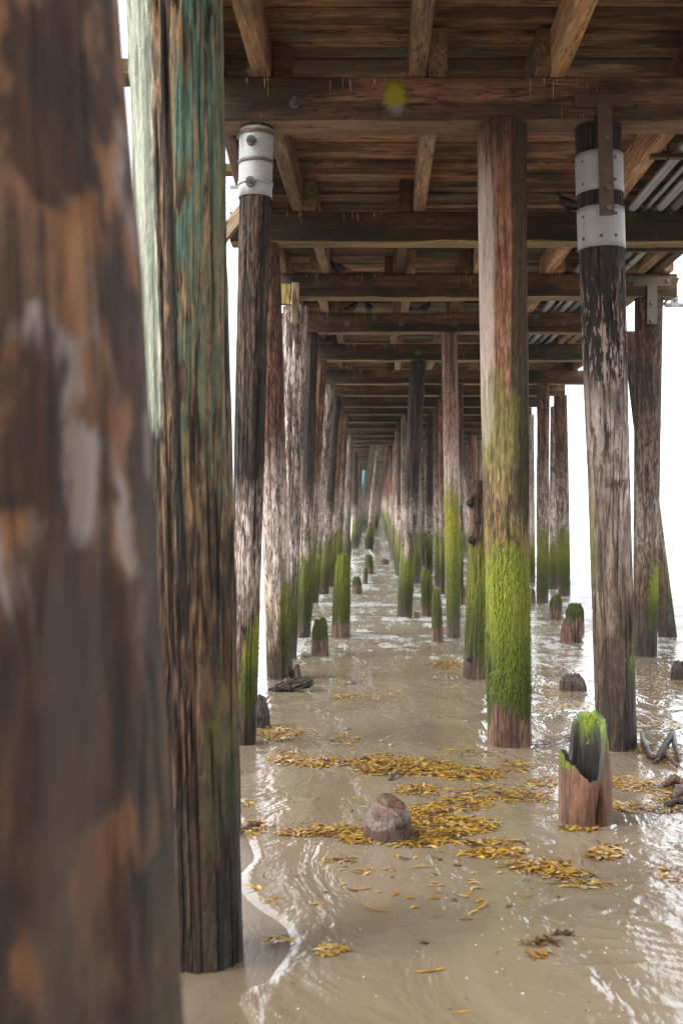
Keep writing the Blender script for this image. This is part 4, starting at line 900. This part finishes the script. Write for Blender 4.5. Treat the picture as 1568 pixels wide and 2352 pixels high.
V, Fq = grid_mesh(P, False); mk('shaft', V, Fq, pm['horn'], e)
Pin = np.concatenate([P[-1:], PI_, PI_[-1:]*np.array([.5,.5,1]), PI_[-1:]*np.array([.02,.02,1])])
V, Fq = grid_mesh(Pin, False)
m = N('rotten_hollow'); v = m.coord(); st = m.noise(v, 14, 5, .6, .2, (1,1,.12)); gn = m.noise(v, 9, 4, .6, 0, (1,1,.3))
c = m.mix(m.rng(st, .4, .6), (.016,.012,.010), (.05,.04,.032))
gz_ = m.math('MULTIPLY', m.rng(m.math('ADD', m.z, m.math('MULTIPLY', m.math('SUBTRACT', gn, .5), .35)), .36, .54), m.rng(m.x, -.07, -.03))
c = m.mix(gz_, c, m.mix(m.rng(gn, .4, .6), (.07,.12,.012), (.19,.26,.018))); m.bump(st, .9, .02); m.out(c, .6)
mk('hollow', V, Fq, m.m, e)
mh = moss_mat('moss_horn', (.235,.30,.022), (.16,.22,.016), (.07,.11,.012), .3, .56)
full = np.concatenate([P, PI_[:18]])
moss_blades(full, 9000, lambda a, z, p, n: (p[:,0] > -.06)*sstep(.36,.54,z-.07*(np.hypot(p[:,0],p[:,1])<.115)+.2*(vn(p[:,0]*22,p[:,1]*22,0,3)-.5))*sstep(.2,.4,fbm(p[:,0]*14,p[:,1]*14,p[:,2]*8,3,7)), mh, e, (.008,.02), .004, 31, .5)
moss_blades(P, 500, lambda a, z, p, n: (p[:,0] < -.085)*sstep(.28,.33,z)*.8, mh, e, (.008,.02), .005, 32, .6)

# ------------------------------------------------------------------ kelp washed up on the sand
m = N('kelp'); at = m.n('ShaderNodeAttribute', attribute_name='rnd'); v = m.coord(False); n = m.noise(v, 40, 3, .6)
c = m.ramp(at.outputs['Fac'], [(0,(.07,.035,.014)),(.16,(.15,.075,.02)),(.32,(.34,.165,.022)),(.55,(.50,.265,.028)),(.76,(.46,.29,.035)),(.87,(.64,.44,.21)),(1,(.30,.25,.06))])
c = m.mix(1., c, m.ramp(n, [(.3,(.65,.62,.6)),(.7,(1.25,1.25,1.2))]), 'MULTIPLY')
m.out(c, .28, 0, .5); M['kelp'] = m.m
class Kelp:
    def __init__(s, seed): s.V = []; s.F = []; s.a = []; s.g = np.random.default_rng(seed); s.n = 0
    def leaf(s, x, y, z, L, W, yaw, lift, curl, rnd):
        ns = 4; b = s.n; ca, sa = math.cos(yaw), math.sin(yaw); tw = s.g.uniform(-.9, .9)
        for i in range(ns+1):
            t = i/ns; u = (t-.5)*L; w_ = W*(.25+.75*math.sin(math.pi*min(max(t*.9+.08, 0), 1)))*.5
            k = curl*(t-.5)**2*L*2; hz = z + lift*L*(t-.5) + abs(lift)*L*.5 + .25*L*abs(curl)*(t*(1-t))
            ry = tw*(t-.3)
            for sgn in (-1, 1):
                lx, ly = u, k + sgn*w_*math.cos(ry)
                s.V.append((x+lx*ca-ly*sa, y+lx*sa+ly*ca, hz+sgn*w_*math.sin(ry)+.35*w_)); s.a.append(rnd)
        s.F += [(b+2*i, b+2*i+2, b+2*i+3, b+2*i+1) for i in range(ns)]; s.n += 2*(ns+1)
    def patch(s, cx, cy, rx, ry, n, h=.02, small=1., pal=None):
        """n leaves in an oval given in picture units, converted to the ground"""
        g = s.g
        for _ in range(int(n*1.45)):
            a = g.uniform(0, 2*math.pi); r = math.sqrt(g.random())*(.75+.5*g.random())
            p = G(cx+math.cos(a)*r*rx, max(cy+math.sin(a)*r*ry, 1300))
            up = .4*h*max(0, 1-r)*g.random()*1.6
            big = g.random()
            if g.random() < .03:                   # dark stalk
                s.leaf(p.x, p.y, p.z+.008+up, g.uniform(.09, .2)*small, .006, g.normal(0, .8), g.normal(0, .1), g.normal(0, .9), g.uniform(0, .14)); continue
            L = g.uniform(.022, .062)*small*(.45 if big < .35 else 1)*(1.9 if big > .93 else 1); W = g.uniform(.009, .019)*small
            rd = g.random()*(.97)
            if pal: rd = g.uniform(*pal)
            s.leaf(p.x, p.y, p.z+.006+up, L, W, g.normal(0, .75) + (math.pi if g.random() < .5 else 0), g.normal(0, .10)+(g.normal(0,.2) if h > .05 else 0), g.normal(0, .4), rd)
    def build(s, name, label, cat, group=None, kind=None):
        o = mk(name, s.V, s.F, M['kelp'], None, True, {'rnd': s.a}); return tag(o, label, cat, group, kind)
GK = 'drifts of golden kelp on the wet sand'
k = Kelp(1)
for a in [(660,1745,42,16,170,.04),(728,1754,46,12,170,.035),(783,1752,30,9,70,.02)]: k.patch(*a)
k.build('kelp_drift', 'narrow drift of golden kelp between the sleeved pile and the mid drift', 'kelp', GK, 'stuff')
k = Kelp(2)
for a in [(880,1760,66,24,560,.05),(970,1766,74,20,480,.035),(1065,1778,74,16,330,.025),(1185,1762,40,14,90,.02),(1120,1785,40,12,60,.02)]: k.patch(*a)
k.build('kelp_drift', 'broad dense drift of golden kelp across the middle, left of the big mossy pile', 'kelp', GK, 'stuff')
k = Kelp(3)
for a in [(690,1916,48,9,110,.02),(765,1912,60,13,230,.03),(830,1930,50,12,120,.02),(975,1868,60,18,170,.02),(1010,1903,95,26,520,.04),(950,1935,80,13,170,.02),(1070,1850,70,16,110,.02),(960,1818,52,13,110,.02),(1105,1900,40,16,70,.02)]: k.patch(*a)
k.build('kelp_drift', 'loose drift of golden kelp lying round the low slanted stump', 'kelp', GK, 'stuff')
k = Kelp(4)
for a in [(1440,1800,50,12,150,.025),(1505,1808,80,14,300,.04),(1550,1832,50,20,230,.04),(1495,1862,95,7,120,.015),(1430,1852,40,6,30,.01),(1255,1800,45,12,70,.02)]: k.patch(*a)
k.build('kelp_drift', 'drift of golden kelp and sticks right of the hollow stump', 'kelp', GK, 'stuff')
k = Kelp(5); k.patch(640,1688,50,16,330,.06); k.build('kelp_heap', 'golden heap of kelp at the foot of the dark round shouldered stump', 'kelp', GK, 'stuff')
k = Kelp(6); k.patch(1026,1529,38,10,260,.10, 1.1, (.1,.6)); k.build('kelp_heap', 'brown gold kelp heap beside the foot of the broken knotty pile', 'kelp', GK, 'stuff')
k = Kelp(7)
for a in [(1470,1722,38,10,200,.06),(1530,1738,42,18,260,.08),(1320,1697,32,10,90,.03)]: k.patch(*a)
k.build('kelp_heap', 'stringy kelp heap at the foot of the black sleeved pile', 'kelp', GK, 'stuff')
k = Kelp(8); k.patch(762,2188,34,13,80,.035,.8,(.5,.98)); k.build('kelp_clump', 'small yellow kelp clump alone on the bare foreground sand', 'kelp', GK, 'stuff')
k = Kelp(9)
for a in [(1250,2170,34,10,46,.05,.8,(0,.25)),(1290,2150,30,6,16,.02,.7,(0,.12)),(1240,2200,26,8,12,.02,1.2,(.15,.4)),(1205,2172,20,5,10,.01,.7,(.9,1.))]: k.patch(*a)
k.build('seaweed_sprig', 'dark brown seaweed sprig with green tips in the right foreground', 'seaweed', None, 'stuff')
k = Kelp(10)
for a in [(575,1903,34,16,110,.03),(570,1850,20,6,14,.01)]: k.patch(*a)
k.build('kelp_clump', 'kelp clump at the right edge of the turquoise pile', 'kelp', GK, 'stuff')
k = Kelp(11)
for a in [(820,1604,60,8,90,.015),(900,1592,30,5,30,.01),(1290,1540,80,9,170,.015),(1500,1560,85,30,420,.015),(1270,1590,60,18,70,.01),(1290,1622,80,8,100,.012),(1520,1668,60,12,60,.012),(960,1560,120,30,45,.005),(800,1700,40,16,50,.015),(1080,1730,70,10,40,.01),
          (1140,1962,75,12,110,.015),(1235,1992,75,16,170,.02),(1300,2012,60,12,80,.015),(1390,1962,42,18,120,.03),(1345,2035,60,12,40,.01),(1540,2010,40,20,40,.01),(1340,1905,56,8,70,.02),(1130,1825,100,20,110,.01),(1205,1835,55,12,80,.01),
          (640,2165,40,8,14,.005),(610,2070,30,6,5,.004),(770,1978,40,8,14,.005),(975,2290-120,5,2,3,.004),(600,2045,20,5,4,.004),(760,1880,160,60,26,.004),(1000,2040,280,70,40,.004),(760,2010,120,40,10,.004),(1120,1940,80,10,60,.01),(1000,1500,300,30,60,.004),(1450,1480,100,40,40,.004)]: k.patch(*a)
k.build('kelp_litter', 'scattered single golden kelp leaves over the sand and wash', 'kelp', None, 'stuff')
k = Kelp(12); p = G(980,2237); k.leaf(p.x,p.y,p.z+.006,.085,.016,.1,.02,.15,.45); k.leaf(p.x+.04,p.y+.01,p.z+.008,.05,.012,.35,.05,.2,.72)
k.build('kelp_leaf', 'single long kelp leaf lying in the centre foreground', 'kelp leaf')
k = Kelp(13); p = G(1060,2330); k.leaf(p.x,p.y,p.z+.006,.06,.010,.1,.02,.2,.75); k.build('kelp_leaf', 'thin pale leaf lying at the bottom centre, nearest the viewer', 'kelp leaf')

# sticks in the kelp
def stick(lab, pts, r, mat, kx=0):
    b = MB(); P_ = []
    for px, py, h in pts: p = G(px, py); P_.append((p.x, p.y, p.z+h))
    n = len(P_); rs = [r*(.75+.5*random.random()) for _ in range(n)]; rs[0] *= .7; rs[-1] *= .6
    b.tube(P_, rs, 9); tag(b.build('driftwood_stick', mat, None, True), lab, 'stick', 'sticks in the kelp')
stick('short dark stick in the broad mid kelp drift', [(895,1796,.015),(905,1790,.03),(917,1781,.035)], .013, pm['stumpdark'])
stick('thin black twig at the left end of the broad mid kelp drift', [(826,1752,.02),(838,1749,.03),(852,1752,.02)], .008, pm['stumpdark'])
stick('curved dark stick nearest the black sleeved pile', [(1472,1715,.10),(1478,1735,.07),(1490,1747,.03),(1502,1750,.02)], .02, pm['stumpdark'])
stick('dark bent stick forming the left leg of a stick arch', [(1509,1748,.02),(1520,1738,.05),(1540,1724,.10),(1544,1716,.12)], .022, pm['stumpdark'])
stick('dark bent stick forming the right leg of a stick arch', [(1544,1716,.12),(1549,1738,.07),(1558,1755,.02)], .02, pm['stumpdark'])
stick('pale brown root lying in front of the stick arch', [(1500,1757,.015),(1530,1750,.05),(1553,1768,.02)], .018, pm['stumpbare'])
stick('stout brown stick at the right edge of the kelp by the hollow stump', [(1530,1858,.02),(1552,1852,.03),(1590,1860,.03)], .024, pm['stumpdark'])
stick('pale brown driftwood piece in the right kelp drift', [(1525,1818,.04),(1548,1812,.06),(1580,1822,.05)], .028, pm['stumpbare'])
stick('knobby brown stick in the right kelp drift, under the pale one', [(1545,1842,.03),(1560,1832,.05),(1585,1826,.05)], .022, pm['stumpbare'])
stick('reddish stick in the clump beside the turquoise pile', [(548,1913,.02),(575,1907,.03),(596,1902,.02)], .012, pm['stumpbare'])

# pebbles
m = N('pebble'); v = m.coord(); n = m.noise(v, 30, 4, .6)
c = m.mix(m.rand, (.09,.09,.085), (.42,.35,.27)); c = m.mix(1., c, m.ramp(n, [(.3,(.7,.7,.7)),(.7,(1.2,1.2,1.2))]), 'MULTIPLY'); m.out(c, .25)
M['pebble'] = m.m
for i, (px, py, s_, lab) in enumerate([(808,1571,.050,'dark flat pebble right of the mid left kelp'), (764,1564,.040,'pale pebble left of the dark flat one'), (757,1590,.024,'small grey pebble below the pale one'), (746,1516,.035,'grey pebble in front of the notched stump'), (795,1492,.05,'wet pebble below the tall round stump'), (785,1508,.035,'pale pebble under the wet one'), (797,1678,.028,'lone dark pebble on the left wash'), (1068,1660,.02,'small whitish pebble beside the big mossy pile'), (897,1755-40,.022,'small dark pebble above the broad drift'), (780,1463,.06,'rounded stone at the foot of the tall round stump'), (1008,1650,.016,'tiny pale pebble on the mid wash'), (875,1705,.018,'tiny pale pebble above the broad drift')]):
    g = np.random.default_rng(i); p = G(px, py); th = np.linspace(0, 2*np.pi, 14, endpoint=False); V = []; 
    for j, f in enumerate((-.9,-.5,0,.5,.9)):
        r = math.sqrt(1-f*f)
        for t in th: V.append((s_*r*math.cos(t)*(1+.15*math.cos(2*t+i)), s_*.75*r*math.sin(t), s_*.5*f))
    Fc = [(j*14+k_, j*14+(k_+1)%14, (j+1)*14+(k_+1)%14, (j+1)*14+k_) for j in range(4) for k_ in range(14)] + [tuple(range(13,-1,-1)), tuple(range(56,70))]
    o = mk('pebble', V, Fc, M['pebble'], None, True, None, (p.x, p.y, p.z+.012)); o.rotation_euler.z = i
    tag(o, lab, 'pebble', 'pebbles in the wash')

# ------------------------------------------------------------------ pigeons roosting on the beams
m = N('pigeon_feathers'); v = m.coord(); n = m.noise(v, 14, 3, .5)
c = m.mix(m.rng(n, .42, .6), (.045,.045,.05), (.13,.13,.145)); c = m.mix(m.rng(m.x, .06, .12), c, (.04,.05,.055)); m.out(c, .6); M['pigeon'] = m.m
def pigeon_mesh():
    # rings along the spine from tail tip to bill: x, z, half width, half height
    sp = [(-.20,.045,.022,.004),(-.15,.055,.030,.008),(-.09,.07,.040,.030),(-.04,.085,.058,.052),(.02,.10,.062,.062),(.065,.125,.050,.055),(.09,.16,.032,.036),(.10,.19,.026,.028),(.112,.205,.026,.027),(.13,.208,.018,.018),(.145,.203,.007,.007),(.165,.197,.003,.003)]
    V = []; n = 12
    for x, z, a, b in sp:
        for k_ in range(n): t = 2*math.pi*k_/n; V.append((x, a*math.cos(t), z+b*math.sin(t)))
    Fc = [(i*n+k_, (i+1)*n+k_, (i+1)*n+(k_+1)%n, i*n+(k_+1)%n) for i in range(len(sp)-1) for k_ in range(n)] + [tuple(range(n)), tuple(range((len(sp)-1)*n+n-1, (len(sp)-1)*n-1, -1))]
    return V, Fc
proto = None
for i, (px, ci, yaw, lab) in enumerate([(776, 3, 2.6, 'pigeon on the third beam, at its left end'), (807, 4, .4, 'pigeon on the bolted beam, leftmost of four'), (847, 4, 1.9, 'plump pigeon on the bolted beam, second from the left'), (931, 4, 3.0, 'pigeon on the bolted beam facing left, third from the left'), (975, 4, .6, 'pigeon leaning forward on the bolted beam, rightmost of four'), (757, 5, 2.2, 'pigeon on the fifth beam, far left'), (1306, 2, 3.1, 'pigeon on the second beam, just left of the black sleeved pile'), (1158, 3, 1.2, 'pigeon on the third beam, right behind the big mossy pile')]):
    d = CAPS[ci]-.06; e = empty('pigeon', (X_at(px, d), d, CZ1+.002), lab+', under the deck', 'pigeon', 'pigeons roosting under the deck')
    e.rotation_euler.z = yaw
    if proto is None:
        V, Fc = pigeon_mesh(); bd = mk('body', V, Fc, M['pigeon'], e)
        lg = []
        for sgn in (-1, 1):
            b = MB(); b.tube([(.0, sgn*.022, .055), (.005, sgn*.022, .004)], .004, 6); b.tube([(-.015, sgn*.022, .004), (.03, sgn*.022, .004)], .003, 5); lg.append(b.build('leg', M['strap'], e))
        proto = [bd]+lg
    else:
        for o in proto:
            c_ = o.copy(); COL.objects.link(c_); c_.parent = e

# far away: a low jetty with a rail and a small boat
e = empty('distant_jetty', (X_at(1100, 160), 160, SEA), 'tiny pale jetty with a railing on the far water behind the middle piles', 'jetty')
b = MB(); b.box(-4, 2.2, -1.5, 1.5, 4.2, 4.8)
b.build('platform', M['greybeam'], e)
b = MB(); b.tube([(-4,0,5.9),(2.1,0,5.9)], .06, 6); b.tube([(2.05,0,4.8),(2.05,0,5.9)], .07, 6); b.tube([(.6,0,4.8),(.6,0,5.9)], .07, 6); b.tube([(-1,0,4.8),(-1,0,5.9)], .07, 6); b.build('railing', M['greybeam'], e)
b = MB(); b.tube([(.9,0,4.8),(.9,0,9.6)], .08, 6); b.build('mast', M['strap'], e)
for x in (-3, 0, 1.8):
    b = MB(); b.tube([(x,0,-1),(x,0,4.2)], .22, 8); b.build('leg', M['stringer_dark'], e)
m = N('boat_hull'); m.coord(); m.out(m.mix(m.rng(m.z, .35, .45, 0, 1), (.05,.09,.22), (.7,.7,.7)), .4)
e = empty('moored_boat', (X_at(809, 190), 190, SEA), 'tiny blue and white boat on the far water, left of the green steel pile', 'boat')
V = []; 
for x, wd, zt in ((-2.2,.7,.8),(-1,.95,.7),(.6,.9,.75),(1.8,.5,.9),(2.5,.03,1.05)):
    V += [(x,-wd,zt),(x,-wd*.6,-.1),(x,wd*.6,-.1),(x,wd,zt)]
Fc = [(i*4+k_, i*4+k_+1, i*4+k_+5, i*4+k_+4) for i in range(4) for k_ in range(3)] + [(i*4+3,i*4,i*4+4,i*4+7) for i in range(4)] + [(3,2,1,0)]
mk('hull', V, Fc, m.m, e, False)
b = MB(); b.box(-.9,.6,-.5,.5,.7,1.6,0,.05); b.build('cabin', M['white_steel'], e)

# ------------------------------------------------------------------ thin sea haze
hz = MB(); hz.box(-900, 900, -60, 1500, -6, 13)
m = N('haze'); nt_ = m.t; nt_.nodes.remove(m.p); pv = nt_.nodes.new('ShaderNodeVolumePrincipled')
pv.inputs['Color'].default_value = (.93, .95, .97, 1); pv.inputs['Density'].default_value = .0003
nt_.links.new(pv.outputs[0], nt_.nodes['Material Output'].inputs['Volume'])
tag(hz.build('haze', m.m), 'thin pale sea haze', 'haze', None, 'stuff')

# shell grit and small debris on the wet sand
g = np.random.default_rng(91); b = MB()
for _ in range(700):
    p = G(g.uniform(545, 1568), 1480+870*g.random()**1.3); r = g.uniform(.0015, .0055); t = g.uniform(0, 6.28)
    b.add([(p.x+r*math.cos(t+q)*f, p.y+r*math.sin(t+q)*f, p.z+.008+h_) for q, f, h_ in ((0,1.4,0),(1.6,.8,.001),(3.1,1.3,0),(4.7,.7,.001))] + [(p.x, p.y, p.z+.008+r*.8)], [(0,1,4),(1,2,4),(2,3,4),(3,0,4)], g.random())
m = N('shell_grit'); at = m.n('ShaderNodeAttribute', attribute_name='rnd'); m.coord()
m.out(m.ramp(at.outputs['Fac'], [(0,(.05,.035,.025)),(.45,(.12,.08,.05)),(.6,(.45,.35,.24)),(1,(.7,.66,.6))]), .5)
tag(b.build('shell_grit', m.m), 'specks of shell and dark grit scattered over the wet sand', 'grit', None, 'stuff')
